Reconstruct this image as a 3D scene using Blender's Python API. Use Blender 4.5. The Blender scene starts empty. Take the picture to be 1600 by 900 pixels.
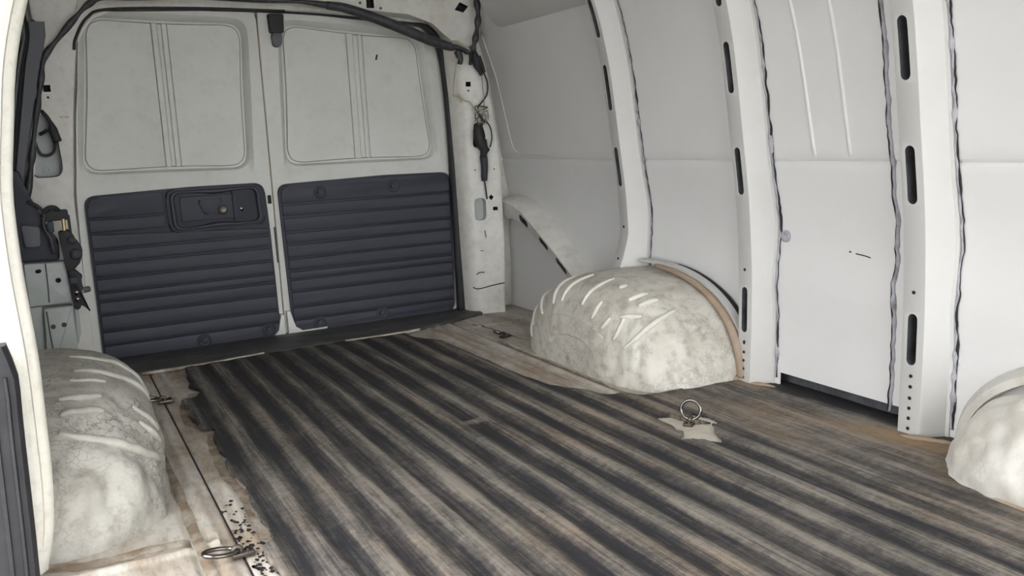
import bpy, bmesh, math, random
from mathutils import Vector, Matrix, noise

random.seed(7)
SC = bpy.context.scene
COL = SC.collection
PI = math.pi

# ------------------------------------------------------------------ camera
# world: x across the van (right +), y towards the rear doors (doors at y=0), z up from the load floor
cam_d = bpy.data.cameras.new('camera')
cam = bpy.data.objects.new('camera', cam_d)
COL.objects.link(cam)
cam_d.sensor_width = 36.0
cam_d.lens = 31.68
cam_d.clip_start = 0.02
RW = ((0.8853776, -0.46246353, -0.04726517),     # camera right
      (-0.11999745, -0.12913026, -0.98434038),   # camera down
      (0.44911816, 0.87718462, -0.16982349))     # camera forward
m = Matrix(((RW[0][0], -RW[1][0], -RW[2][0]),
            (RW[0][1], -RW[1][1], -RW[2][1]),
            (RW[0][2], -RW[1][2], -RW[2][2])))
cam.matrix_world = Matrix.Translation((-0.78224, -3.49556, 0.744)) @ m.to_4x4()
SC.camera = cam

# ------------------------------------------------------------------ sky and exposure
w = bpy.data.worlds.new('overcast_sky')
SC.world = w
w.use_nodes = True
bg = w.node_tree.nodes['Background']
bg.inputs[0].default_value = (0.97, 0.985, 1.0, 1)
bg.inputs[1].default_value = 1.0
SC.view_settings.view_transform = 'Standard'
SC.view_settings.look = 'None'
SC.view_settings.gamma = 1.0
SC.view_settings.use_curve_mapping = False
SC.view_settings.exposure = 2.85

# ------------------------------------------------------------------ materials
def mat(name, col, rough=0.5, dirt=None, amt=0.5, scale=6.0, lo=0.45, hi=0.7, metal=0.0,
        fine=None, fine_amt=0.3, fine_scale=60.0, stretch=(1, 1, 1), bump=0.0, bump_scale=80.0, crack=None):
    M = bpy.data.materials.new(name)
    M.use_nodes = True
    N = M.node_tree.nodes; L = M.node_tree.links
    b = N['Principled BSDF']
    b.inputs['Roughness'].default_value = rough
    b.inputs['Metallic'].default_value = metal
    out = None
    tc = N.new('ShaderNodeTexCoord')
    mp = N.new('ShaderNodeMapping'); mp.inputs['Scale'].default_value = stretch
    L.new(tc.outputs['Object'], mp.inputs[0])
    def layer(base, colour, sc, a, l, h, det=6.0):
        nz = N.new('ShaderNodeTexNoise'); nz.inputs['Scale'].default_value = sc
        nz.inputs['Detail'].default_value = det; nz.inputs['Roughness'].default_value = 0.65
        L.new(mp.outputs[0], nz.inputs['Vector'])
        r = N.new('ShaderNodeMapRange'); r.inputs['From Min'].default_value = l; r.inputs['From Max'].default_value = h
        r.inputs['To Max'].default_value = a
        L.new(nz.outputs[0], r.inputs['Value'])
        x = N.new('ShaderNodeMix'); x.data_type = 'RGBA'
        L.new(r.outputs[0], x.inputs[0])
        if isinstance(base, tuple): x.inputs[6].default_value = base + (1,)
        else: L.new(base, x.inputs[6])
        x.inputs[7].default_value = colour + (1,)
        return x.outputs[2]
    cur = tuple(col)
    if dirt: cur = layer(cur, tuple(dirt), scale, amt, lo, hi)
    if fine: cur = layer(cur, tuple(fine), fine_scale, fine_amt, 0.5, 0.75)
    if crack:      # crazed paint: thin dark cracks in patches
        wz = N.new('ShaderNodeTexNoise'); wz.inputs['Scale'].default_value = 9; wz.inputs['Detail'].default_value = 4
        L.new(mp.outputs[0], wz.inputs['Vector'])
        mx = N.new('ShaderNodeVectorMath'); mx.operation = 'SCALE'; mx.inputs['Scale'].default_value = 0.3
        L.new(wz.outputs['Color'], mx.inputs[0])
        ad = N.new('ShaderNodeVectorMath'); ad.operation = 'ADD'
        L.new(mp.outputs[0], ad.inputs[0]); L.new(mx.outputs[0], ad.inputs[1])
        vo = N.new('ShaderNodeTexVoronoi'); vo.feature = 'DISTANCE_TO_EDGE'; vo.inputs['Scale'].default_value = crack[0]
        L.new(ad.outputs[0], vo.inputs['Vector'])
        r1 = N.new('ShaderNodeMapRange'); r1.inputs['From Min'].default_value = 0.0; r1.inputs['From Max'].default_value = 0.07
        r1.inputs['To Min'].default_value = crack[1]; r1.inputs['To Max'].default_value = 0.0
        L.new(vo.outputs['Distance'], r1.inputs['Value'])
        pz = N.new('ShaderNodeTexNoise'); pz.inputs['Scale'].default_value = 5.5; pz.inputs['Detail'].default_value = 3
        L.new(mp.outputs[0], pz.inputs['Vector'])
        r2 = N.new('ShaderNodeMapRange'); r2.inputs['From Min'].default_value = 0.46; r2.inputs['From Max'].default_value = 0.6
        L.new(pz.outputs[0], r2.inputs['Value'])
        mu = N.new('ShaderNodeMath'); mu.operation = 'MULTIPLY'
        L.new(r1.outputs[0], mu.inputs[0]); L.new(r2.outputs[0], mu.inputs[1])
        cx_ = N.new('ShaderNodeMix'); cx_.data_type = 'RGBA'
        L.new(mu.outputs[0], cx_.inputs[0])
        if isinstance(cur, tuple): cx_.inputs[6].default_value = cur + (1,)
        else: L.new(cur, cx_.inputs[6])
        cx_.inputs[7].default_value = crack[2] + (1,)
        cur = cx_.outputs[2]
    if isinstance(cur, tuple): b.inputs['Base Color'].default_value = cur + (1,)
    else: L.new(cur, b.inputs['Base Color'])
    if bump:
        nz = N.new('ShaderNodeTexNoise'); nz.inputs['Scale'].default_value = bump_scale
        nz.inputs['Detail'].default_value = 5
        L.new(mp.outputs[0], nz.inputs['Vector'])
        bp = N.new('ShaderNodeBump'); bp.inputs['Strength'].default_value = bump; bp.inputs['Distance'].default_value = 0.004
        L.new(nz.outputs[0], bp.inputs['Height']); L.new(bp.outputs[0], b.inputs['Normal'])
    return M

M_WALL = mat('wall_paint', (0.73, 0.725, 0.72), 0.55, (0.65, 0.64, 0.63), 0.5, 2.0, bump=0.05, bump_scale=30)
M_DOOR = mat('door_paint', (0.70, 0.71, 0.675), 0.5, (0.60, 0.60, 0.56), 0.5, 3.0, fine=(0.45, 0.43, 0.38), fine_amt=0.25, fine_scale=20)
M_PILLAR = mat('pillar_paint', (0.585, 0.58, 0.565), 0.45, (0.51, 0.49, 0.455), 0.4, 5.0)
M_CORNER = mat('corner_paint', (0.72, 0.71, 0.67), 0.5, (0.55, 0.52, 0.46), 0.6, 8.0, fine=(0.35, 0.32, 0.27), fine_amt=0.35, fine_scale=30)
M_ARCH = mat('arch_paint', (0.64, 0.615, 0.555), 0.55, (0.46, 0.42, 0.355), 0.7, 7.0, 0.42, 0.68, fine=(0.22, 0.195, 0.16), fine_amt=0.6, fine_scale=28, bump=0.5, bump_scale=22, crack=(42.0, 0.4, (0.16, 0.145, 0.125)))  # right arch kept lighter: side-door light put into the colour
M_ARCH_L = mat('arch_paint_shaded_grimy', (0.43, 0.42, 0.385), 0.55, (0.28, 0.26, 0.225), 0.7, 7.0, 0.42, 0.68, fine=(0.22, 0.195, 0.16), fine_amt=0.8, fine_scale=40, bump=1.0, bump_scale=30, crack=(34.0, 0.85, (0.13, 0.12, 0.105)))  # left copy darkened for weaker light, on top of real dirt and cracks
M_ARCHRIB_L = mat('arch_rib_paint_shaded_grimy', (0.45, 0.44, 0.40), 0.5, (0.30, 0.28, 0.245), 0.8, 14.0, 0.4, 0.62)  # left ribs carry the same darkening in their colour, plus dirt
M_ARCHRIB = mat('arch_rib_paint', (0.72, 0.70, 0.64), 0.5, (0.5, 0.46, 0.39), 0.5, 20.0)
M_HUMP = mat('hump_paint', (0.68, 0.66, 0.615), 0.5, (0.50, 0.45, 0.37), 0.7, 9.0, fine=(0.38, 0.34, 0.28), fine_amt=0.35, fine_scale=30, bump=0.7, bump_scale=18, crack=(20.0, 0.25, (0.35, 0.33, 0.3)))
M_FLOOR = mat('floor_paint', (0.54, 0.505, 0.45), 0.6, (0.27, 0.20, 0.14), 0.85, 7.0, 0.42, 0.64, fine=(0.14, 0.12, 0.11), fine_amt=0.6, fine_scale=45, stretch=(1.5, 0.5, 1), bump=0.15, bump_scale=40)
M_RUST = mat('rusty_sealant', (0.33, 0.245, 0.175), 0.75, (0.42, 0.36, 0.29), 0.7, 14.0)
M_BLACKP = mat('charcoal_plastic', (0.036, 0.040, 0.058), 0.6, (0.050, 0.052, 0.066), 0.6, 5.0, bump=0.1, bump_scale=300)
M_BLACKD = mat('charcoal_plastic_deep', (0.028, 0.031, 0.044), 0.6)  # darker copy: panel groove shade put into the colour; also black hardware
M_RUBBER = mat('black_rubber', (0.018, 0.018, 0.022), 0.65, (0.035, 0.035, 0.04), 0.6, 20.0)
M_SILL = mat('sill_plastic', (0.055, 0.054, 0.058), 0.6, (0.15, 0.14, 0.125), 0.6, 7.0, stretch=(1, 2, 1))
M_GRIME = mat('brown_grime', (0.21, 0.155, 0.11), 0.8, (0.40, 0.36, 0.30), 0.8, 18.0, 0.42, 0.62, fine=(0.08, 0.065, 0.05), fine_amt=0.6, fine_scale=60)
M_CAV = mat('cavity_shade_grey', (0.085, 0.088, 0.098), 0.7, (0.035, 0.035, 0.038), 0.8, 15.0, 0.4, 0.6)  # dark colour stands in for shade inside white-painted slots; also lines, chip, backing
M_DARK = mat('hole_dark', (0.012, 0.012, 0.014), 0.8)
M_SEAL = mat('seam_sealer', (0.42, 0.42, 0.46), 0.6, (0.12, 0.12, 0.13), 0.8, 25.0)
M_STEEL = mat('chromed_steel', (0.17, 0.165, 0.155), 0.16, (0.2, 0.17, 0.13), 0.6, 60.0, metal=1.0)
M_DSTEEL = mat('dark_steel', (0.1, 0.09, 0.08), 0.4, (0.2, 0.14, 0.09), 0.5, 60.0, metal=0.7)
M_GREYM = mat('grey_bracket_paint', (0.42, 0.45, 0.44), 0.5, (0.33, 0.34, 0.32), 0.6, 12.0)
M_BRASS = mat('brass_rod', (0.55, 0.40, 0.2), 0.4, metal=0.6)
M_TAPE = mat('wire_tape', (0.03, 0.03, 0.036), 0.5, (0.09, 0.09, 0.1), 0.6, 50.0)
M_WIRE_T = mat('tan_wire', (0.45, 0.38, 0.27), 0.5)
M_WIRE_G = mat('grey_wire', (0.22, 0.22, 0.22), 0.5)
M_WIRE_B = mat('black_wire', (0.02, 0.02, 0.022), 0.5)
M_GREYT = mat('grey_plastic_recess_shade', (0.11, 0.115, 0.13), 0.6, (0.12, 0.12, 0.13), 0.5, 8.0)  # dark grey parts; on the jamb strips it paints the shaded wall recess
M_JAMB = mat('jamb_paint', (0.84, 0.83, 0.76), 0.4, (0.7, 0.66, 0.55), 0.4, 8.0, fine=(0.35, 0.28, 0.2), fine_amt=0.3, fine_scale=40)
M_GROUND = mat('concrete', (0.42, 0.41, 0.39), 0.9, (0.36, 0.35, 0.33), 0.5, 2.0)
M_SEAMG = mat('seam_grey', (0.33, 0.33, 0.31), 0.7, (0.16, 0.16, 0.15), 0.7, 8.0)
M_CEIL = mat('ceiling_paint', (0.80, 0.80, 0.78), 0.5)

# worn rubber mat: dusty crests, black troughs, fine ribbing
def mat_rubber_mat():
    M = bpy.data.materials.new('worn_ribbed_rubber'); M.use_nodes = True
    N = M.node_tree.nodes; L = M.node_tree.links; b = N['Principled BSDF']
    b.inputs['Roughness'].default_value = 0.75
    at = N.new('ShaderNodeAttribute'); at.attribute_name = 'wear'
    tc = N.new('ShaderNodeTexCoord')
    def nz(sx, sy, sc, det=6, rough=0.65):
        mp = N.new('ShaderNodeMapping'); mp.inputs['Scale'].default_value = (sx, sy, 1)
        L.new(tc.outputs['Object'], mp.inputs[0])
        n = N.new('ShaderNodeTexNoise'); n.inputs['Scale'].default_value = sc; n.inputs['Detail'].default_value = det
        n.inputs['Roughness'].default_value = rough
        L.new(mp.outputs[0], n.inputs['Vector']); return n.outputs[0]
    def math_(op, a, bb):
        x = N.new('ShaderNodeMath'); x.operation = op; x.use_clamp = False
        for i, v in enumerate((a, bb)):
            if isinstance(v, (int, float)): x.inputs[i].default_value = v
            else: L.new(v, x.inputs[i])
        return x.outputs[0]
    streak = nz(14, 0.7, 5)          # long streaks along the van
    fine = nz(120, 1.2, 2, 3)        # moulded fine lines
    blot = nz(1, 1, 3.2)
    grit = nz(1, 1, 55, 4, 0.8)
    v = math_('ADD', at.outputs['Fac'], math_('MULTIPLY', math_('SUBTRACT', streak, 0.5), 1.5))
    v = math_('ADD', v, math_('MULTIPLY', math_('SUBTRACT', fine, 0.5), 0.9))
    v = math_('ADD', v, math_('MULTIPLY', math_('SUBTRACT', blot, 0.5), 1.1))
    v = math_('ADD', v, math_('MULTIPLY', math_('SUBTRACT', grit, 0.5), 0.9))
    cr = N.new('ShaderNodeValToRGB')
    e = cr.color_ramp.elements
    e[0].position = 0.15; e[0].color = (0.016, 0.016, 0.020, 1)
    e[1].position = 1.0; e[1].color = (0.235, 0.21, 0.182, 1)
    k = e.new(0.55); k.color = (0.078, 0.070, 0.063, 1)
    L.new(v, cr.inputs[0])
    # sandy dirt trodden into the worn areas, rust stains at the pillar feet
    sand = nz(1.5, 0.6, 2.6, 5, 0.6)
    sr = N.new('ShaderNodeMapRange'); sr.inputs['From Min'].default_value = 0.5; sr.inputs['From Max'].default_value = 0.72; sr.inputs['To Max'].default_value = 0.6
    L.new(sand, sr.inputs['Value'])
    ms = N.new('ShaderNodeMix'); ms.data_type = 'RGBA'; ms.blend_type = 'MULTIPLY'
    L.new(sr.outputs[0], ms.inputs[0]); L.new(cr.outputs[0], ms.inputs[6]); ms.inputs[7].default_value = (1.5, 1.22, 0.98, 1)
    a2 = N.new('ShaderNodeAttribute'); a2.attribute_name = 'rust'
    rr = math_('MULTIPLY', a2.outputs['Fac'], math_('ADD', math_('MULTIPLY', grit, 1.2), 0.25))
    mr = N.new('ShaderNodeMix'); mr.data_type = 'RGBA'
    L.new(rr, mr.inputs[0]); L.new(ms.outputs[2], mr.inputs[6]); mr.inputs[7].default_value = (0.30, 0.20, 0.11, 1)
    L.new(mr.outputs[2], b.inputs['Base Color'])
    bp = N.new('ShaderNodeBump'); bp.inputs['Strength'].default_value = 0.35; bp.inputs['Distance'].default_value = 0.003
    L.new(fine, bp.inputs['Height']); L.new(bp.outputs[0], b.inputs['Normal'])
    return M
M_MAT = mat_rubber_mat()

# ------------------------------------------------------------------ helpers
def tag(o, label=None, cat=None, group=None, kind=None):
    if label: o['label'] = label
    if cat: o['category'] = cat
    if group: o['group'] = group
    if kind: o['kind'] = kind
    return o

def empty(name, loc=(0, 0, 0), parent=None):
    o = bpy.data.objects.new(name, None); COL.objects.link(o)
    o.empty_display_size = 0.05
    o.location = loc
    if parent: o.parent = parent
    return o

def link(name, me, material, parent=None, smooth=False):
    o = bpy.data.objects.new(name, me); COL.objects.link(o)
    if material and not me.materials: me.materials.append(material)
    if smooth:
        for p in me.polygons: p.use_smooth = True
        if smooth != 'all':
            try: me.set_sharp_from_angle(angle=math.radians(38))
            except Exception: pass
    if parent:
        o.parent = parent
        o.matrix_parent_inverse = Matrix.Translation(-parent.location) if parent.parent is None else Matrix.Identity(4)
    return o

def mesh(name, v, f, material, parent=None, smooth=False):
    me = bpy.data.meshes.new(name)
    me.from_pydata([tuple(p) for p in v], [], f)
    bm = bmesh.new(); bm.from_mesh(me)
    bmesh.ops.remove_doubles(bm, verts=bm.verts, dist=1e-6)
    bmesh.ops.recalc_face_normals(bm, faces=bm.faces)
    bm.to_mesh(me); bm.free()
    return link(name, me, material, parent, smooth)

def from_bm(name, bm, material, parent=None, smooth=False):
    me = bpy.data.meshes.new(name)
    bmesh.ops.recalc_face_normals(bm, faces=bm.faces)
    bm.to_mesh(me); bm.free()
    return link(name, me, material, parent, smooth)

def bm_box(lo, hi, bevel=0.0, seg=2):
    bm = bmesh.new()
    bmesh.ops.create_cube(bm, size=1)
    for v in bm.verts:
        for i in range(3): v.co[i] = (lo[i] + hi[i]) / 2 + v.co[i] * (hi[i] - lo[i])
    if bevel: bmesh.ops.bevel(bm, geom=list(bm.edges), offset=bevel, segments=seg, profile=0.6, affect='EDGES')
    return bm

def box(name, lo, hi, material, parent=None, bevel=0.004):
    return from_bm(name, bm_box(lo, hi, bevel), material, parent, True)

def place(p, axis, d):
    # 2D point -> 3D: axis y: (x,z) ; axis x: (y,z) ; axis z: (x,y)
    if axis == 'y': return (p[0], d, p[1])
    if axis == 'x': return (d, p[0], p[1])
    return (p[0], p[1], d)

def prism_bm(poly, axis, a, b, bevel=0.0, seg=2, front_only=True):
    bm = bmesh.new()
    va = [bm.verts.new(place(p, axis, a)) for p in poly]
    vb = [bm.verts.new(place(p, axis, b)) for p in poly]
    n = len(poly)
    fa = bm.faces.new(va)
    bm.faces.new(list(reversed(vb)))
    for i in range(n): bm.faces.new((va[i], vb[i], vb[(i + 1) % n], va[(i + 1) % n]))
    if bevel: bmesh.ops.bevel(bm, geom=list(fa.edges), offset=bevel, segments=seg, profile=0.5, affect='EDGES')
    return bm

def prism(name, poly, axis, a, b, material, parent=None, bevel=0.0, seg=2):
    return from_bm(name, prism_bm(poly, axis, a, b, bevel, seg), material, parent, True)

def rounded(poly, r, seg=6):
    out = []; n = len(poly)
    rr = r if isinstance(r, (list, tuple)) else [r] * n
    for i in range(n):
        p0 = Vector(poly[i - 1]); p = Vector(poly[i]); p1 = Vector(poly[(i + 1) % n])
        d0 = (p0 - p); d1 = (p1 - p); k = min(rr[i], d0.length * 0.49, d1.length * 0.49)
        a = p + d0.normalized() * k; b = p + d1.normalized() * k
        for s in range(seg + 1):
            t = s / seg
            out.append(tuple((1 - t) ** 2 * a + 2 * t * (1 - t) * p + t * t * b))
    return out

def by_angle(poly, c, n):
    out = []
    m_ = len(poly)
    for k in range(n):
        a = 2 * PI * k / n
        d = (math.cos(a), math.sin(a)); best = None
        for i in range(m_):
            p, q = poly[i], poly[(i + 1) % m_]
            ex, ey = q[0] - p[0], q[1] - p[1]
            den = d[0] * ey - d[1] * ex
            if abs(den) < 1e-12: continue
            wx, wy = p[0] - c[0], p[1] - c[1]
            t = (wx * ey - wy * ex) / den; s = (wx * d[1] - wy * d[0]) / den
            if t > 0 and -1e-9 <= s <= 1 + 1e-9 and (best is None or t > best): best = t
        out.append((c[0] + d[0] * best, c[1] + d[1] * best))
    return out

def loops_mesh(name, loops, material, parent=None, cap_last=True, cap_first=False, smooth=True):
    v = []; f = []; n = len(loops[0])
    for lp in loops: v += list(lp)
    for j in range(len(loops) - 1):
        for i in range(n):
            f.append((j * n + i, j * n + (i + 1) % n, (j + 1) * n + (i + 1) % n, (j + 1) * n + i))
    if cap_last: f.append(tuple((len(loops) - 1) * n + i for i in range(n)))
    if cap_first: f.append(tuple(reversed(range(n))))
    return mesh(name, v, f, material, parent, smooth)

def spline(pts, sub=6, closed=False):
    P = [Vector(p) for p in pts]; out = []; n = len(P)
    rng = n if closed else n - 1
    for i in range(rng):
        p1, p2 = P[i], P[(i + 1) % n]
        p0 = P[i - 1] if (closed or i > 0) else p1 * 2 - p2
        p3 = P[(i + 2) % n] if (closed or i < n - 2) else p2 * 2 - p1
        for s in range(sub):
            t = s / sub
            out.append(0.5 * ((2 * p1) + (-p0 + p2) * t + (2 * p0 - 5 * p1 + 4 * p2 - p3) * t * t + (-p0 + 3 * p1 - 3 * p2 + p3) * t ** 3))
    if not closed: out.append(P[-1])
    return out

def tube_vf(pts, r, n=8, closed=False, flat=None):
    P = [Vector(p) for p in pts]; v = []; f = []; m_ = len(P)
    up = Vector((0, 0, 1)); prev = None
    for i, p in enumerate(P):
        if closed: t = P[(i + 1) % m_] - P[i - 1]
        else: t = P[min(i + 1, m_ - 1)] - P[max(i - 1, 0)]
        if t.length < 1e-9: t = Vector((0, 0, 1))
        t.normalize()
        if prev is None:
            a = t.cross(up)
            if a.length < 0.1: a = t.cross(Vector((0, 1, 0)))
        else: a = prev - t * prev.dot(t)
        a.normalize(); prev = a; b = t.cross(a)
        rr = r(i / max(1, m_ - 1)) if callable(r) else r
        for k in range(n):
            an = 2 * PI * k / n
            v.append(p + a * (rr * math.cos(an)) + b * (rr * math.sin(an)))
    for i in range(m_ if closed else m_ - 1):
        j = (i + 1) % m_
        for k in range(n): f.append((i * n + k, i * n + (k + 1) % n, j * n + (k + 1) % n, j * n + k))
    if not closed:
        f.append(tuple(reversed(range(n)))); f.append(tuple((m_ - 1) * n + k for k in range(n)))
    return v, f

def tube(name, pts, r, material, parent=None, n=8, sub=6, closed=False, smooth_pts=True):
    P = spline(pts, sub, closed) if smooth_pts else pts
    v, f = tube_vf(P, r, n, closed)
    return mesh(name, v, f, material, parent, 'all')

def lathe(name, prof, loc, axis, material, parent=None, n=24):
    # prof: (radius, height along axis); axis vector
    ax = Vector(axis).normalized()
    a = ax.cross(Vector((0, 0, 1)))
    if a.length < 0.1: a = ax.cross(Vector((1, 0, 0)))
    a.normalize(); b = ax.cross(a); L = Vector(loc)
    loops = []
    for r, h in prof:
        loops.append([L + ax * h + a * (r * math.cos(2 * PI * k / n)) + b * (r * math.sin(2 * PI * k / n)) for k in range(n)])
    return loops_mesh(name, loops, material, parent, True, True, True)

def interp(tab, z):
    if z <= tab[0][0]: return tab[0][1]
    for (a, va), (b, vb) in zip(tab, tab[1:]):
        if z <= b:
            t = (z - a) / (b - a); return va + (vb - va) * t
    return tab[-1][1]

def sm(tab, z):
    # smoothed interpolation
    return sum(interp(tab, z + d) for d in (-0.04, -0.02, 0, 0.02, 0.04)) / 5

def cut(o, cutters):
    # boolean holes, applied at once
    for c in cutters:
        md = o.modifiers.new('cut', 'BOOLEAN'); md.operation = 'DIFFERENCE'; md.object = c; md.solver = 'EXACT'; md.material_mode = 'TRANSFER'
    bpy.context.view_layer.update()
    dg = bpy.context.evaluated_depsgraph_get()
    me = bpy.data.meshes.new_from_object(o.evaluated_get(dg))
    o.modifiers.clear()
    old = o.data; o.data = me
    bpy.data.meshes.remove(old)
    for c in cutters:
        cm = c.data; bpy.data.objects.remove(c); bpy.data.meshes.remove(cm)
    for p in me.polygons: p.use_smooth = True
    me.set_sharp_from_angle(angle=math.radians(35))

def slot_poly(c0, c1, r, n=7):
    # stadium between two 2D centres
    a = math.atan2(c1[1] - c0[1], c1[0] - c0[0]); out = []
    for k in range(n + 1):
        t = a - PI / 2 + PI * k / n; out.append((c1[0] + r * math.cos(t), c1[1] + r * math.sin(t)))
    for k in range(n + 1):
        t = a + PI / 2 + PI * k / n; out.append((c0[0] + r * math.cos(t), c0[1] + r * math.sin(t)))
    return out

# side profile: inner face of the pillars (half width of the load space by height)
PROF = [(-0.1, 0.925), (0.0, 0.928), (0.15, 0.935), (0.30, 0.938), (0.45, 0.934), (0.55, 0.927), (0.70, 0.908), (0.85, 0.890), (0.95, 0.876), (1.06, 0.852), (1.15, 0.825), (1.25, 0.78), (1.32, 0.72)]
SKIN = 0.062
def prof(z): return sm(PROF, z)
def skin(z): return prof(z) + SKIN + 0.010 * math.exp(-((z - 0.47) / 0.09) ** 2) - 0.006 * math.exp(-((z - 0.30) / 0.05) ** 2)

# ------------------------------------------------------------------ the ground outside
g = mesh('ground', [(-30, -30, -0.62), (30, -30, -0.62), (30, 30, -0.62), (-30, 30, -0.62)], [(0, 1, 2, 3)], M_GROUND)
tag(g, 'pale concrete ground outside the van', kind='structure')

# ------------------------------------------------------------------ body shell
YF = -4.5
def sheet(name, xs_of_z, zs, ys, material, parent=None, thick=0.0, side=1):
    v = []; f = []
    nz, ny = len(zs), len(ys)
    for y in ys:
        for z in zs: v.append((side * xs_of_z(z), y, z))
    for i in range(ny - 1):
        for j in range(nz - 1): f.append((i * nz + j, i * nz + j + 1, (i + 1) * nz + j + 1, (i + 1) * nz + j))
    if thick:
        o = len(v)
        for y in ys:
            for z in zs: v.append((side * (xs_of_z(z) + thick), y, z))
        f += [tuple(o + k for k in reversed(q)) for q in list(f)]
        per = [i * nz for i in range(ny)] + [(ny - 1) * nz + j for j in range(1, nz)] + [i * nz + nz - 1 for i in range(ny - 2, -1, -1)] + [j for j in range(nz - 2, 0, -1)]
        for a, b in zip(per, per[1:] + per[:1]): f.append((a, b, o + b, o + a))
    return mesh(name, v, f, material, parent, True)

def lin(a, b, n): return [a + (b - a) * i / n for i in range(n + 1)]

# outer skin, right side
wr = sheet('wall_right', lambda z: prof(z) + SKIN + 0.04, lin(-0.1, 1.36, 24), [YF, -0.0], M_CAV, None, 0.01)
tag(wr, 'white sheet-metal side wall of the van on the right', kind='structure')
bays = [(-0.02, -1.0), (-1.0, -1.585), (-1.585, -2.14), (-2.14, YF)]
for i, (ya, yb) in enumerate(bays):
    zb = [0.0, 0.0, 0.046, 0.075][i]
    def up(z):   # rolled lower edge at the belt seam
        return skin(z) + 0.006 * max(0, 1 - (z - 0.6353) / 0.008)
    def lo_(z):
        return skin(z) + 0.006 * max(0, 1 - (0.635 - z) / 0.008)
    sheet('upper_panel', up, [0.6353, 0.638, 0.641, 0.6435] + lin(0.67, 1.34, 22), lin(yb, ya, 4), M_WALL, wr, 0.004)
    sheet('lower_panel', lo_, lin(zb, 0.61, 22) + [0.6265, 0.629, 0.632, 0.635], lin(yb, ya, 4), M_WALL, wr, 0.004)
# floor flange tabs where the lower panels reach the floor beside the pillars
for (ya, yb) in ((-1.585, -1.655), (-2.06, -2.14), (-2.14, -2.225)):
    sheet('panel_tab', lambda z: skin(z) - 0.001, lin(-0.02, 0.08, 5), lin(yb, ya, 2), M_WALL, wr, 0.004)
# two pressed beads on the upper panel between the middle and the front pillar
for (yb0, yb1) in ((-1.792, -1.745), (-1.907, -1.868)):
    pts = []
    for k in range(15):
        z = 0.648 + (1.22 - 0.648) * k / 14
        pts.append((skin(z) + 0.001, yb0 + (yb1 - yb0) * k / 14, z))
    tube('pressed_bead', pts, 0.0055, M_WALL, wr, 8, 2)
# outline bead of the blanked rear quarter window
bead = [(skin(0.655), -0.42, 0.655), (skin(0.655), -0.22, 0.655), (skin(0.665), -0.165, 0.665), (skin(0.70), -0.135, 0.70), (skin(0.80), -0.115, 0.80), (skin(0.95), -0.095, 0.95), (skin(1.15), -0.07, 1.15)]
tube('window_blank_bead', bead, 0.003, M_WALL, wr, 8, 5)
# small scratch in the lower panel
tube('scratch', [(skin(0.40) - 0.0005, -1.905, 0.405), (skin(0.40) - 0.0005, -1.935, 0.402), (skin(0.40) - 0.0005, -1.95, 0.399)], 0.0015, M_DARK, wr, 5, 3)
tube('scratch', [(skin(0.40) - 0.0005, -1.885, 0.408), (skin(0.40) - 0.0005, -1.889, 0.408)], 0.002, M_DARK, wr, 5, 3)

# left side (from the rear corner to the side-door jamb, and an unseen light-limiting section ahead of it)
wl = sheet('wall_left', lambda z: prof(z) + SKIN, lin(-0.1, 1.36, 24), [-1.80, -0.0], M_WALL, None, 0.05, -1)
tag(wl, 'white sheet-metal side wall behind the side door opening', kind='structure')

sheet('side_light_blocker', lambda z: prof(z) + SKIN, lin(-0.1, 1.36, 24), [YF, -2.75], M_WALL, wl, 0.05, -1)  # unseen wall section, sized to hold back light from the side opening
# ceiling
v = []; f = []
NX = 24
for y in (YF, 0.05):
    for k in range(NX + 1):
        x = -0.95 + 1.9 * k / NX
        v.append((x, y, 1.37 - 0.09 * (abs(x) / 0.95) ** 2.5))
o_ = len(v)
v += [(a, b, c + 0.03) for a, b, c in v]
for k in range(NX):
    f.append((k, k + 1, NX + 1 + k + 1, NX + 1 + k)); f.append((o_ + k, o_ + NX + 1 + k, o_ + NX + 2 + k, o_ + k + 1))
ceil = mesh('ceiling', v, f, M_CEIL, None, True)
tag(ceil, 'white metal roof panel of the van', kind='structure')
for s in (-1, 1):
    pr = [(0.905, 1.165), (0.885, 1.150), (0.868, 1.157), (0.822, 1.205), (0.80, 1.25), (0.80, 1.34), (0.93, 1.34)]
    v = []; f = []
    for y in (YF, -0.25):
        v += [(s * a, y, b) for a, b in pr]
    n = len(pr)
    for k in range(n): f.append((k, (k + 1) % n, n + (k + 1) % n, n + k))
    f += [tuple(range(n)), tuple(range(n, 2 * n))]
    mesh('roof_rail', v, f, M_PILLAR, ceil, True)

# ------------------------------------------------------------------ floor pan
def bump1(x, c, wdt, h): 
    d = abs(x - c) / wdt
    return h * (0.5 + 0.5 * math.cos(PI * d)) if d < 1 else 0.0
def floor_z(x, y):
    z = 0.0
    for c, wd, h in ((-0.50, 0.016, 0.004), (-0.565, 0.018, 0.005), (0.50, 0.016, 0.004), (0.545, 0.014, 0.004), (0.595, 0.014, 0.004)):
        z += bump1(x, c, wd, h)
    z -= bump1(x, -0.534, 0.006, 0.004) + bump1(x, 0.525, 0.005, 0.003)
    z -= bump1(x, -0.608, 0.014, 0.005) + bump1(x, 0.62, 0.014, 0.004)
    if x < -0.56: z += bump1(y, -1.80, 0.018, 0.008) - bump1(y, -1.765, 0.02, 0.004)
    if x > 0.64: z += bump1(y, -0.36, 0.014, 0.006)
    return z
xs = sorted(set([round(a, 4) for a in lin(-1.03, -0.64, 30) + lin(-0.64, -0.44, 60) + lin(-0.44, 0.40, 12) + lin(0.40, 0.66, 70) + lin(0.66, 1.05, 30)]))
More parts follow.
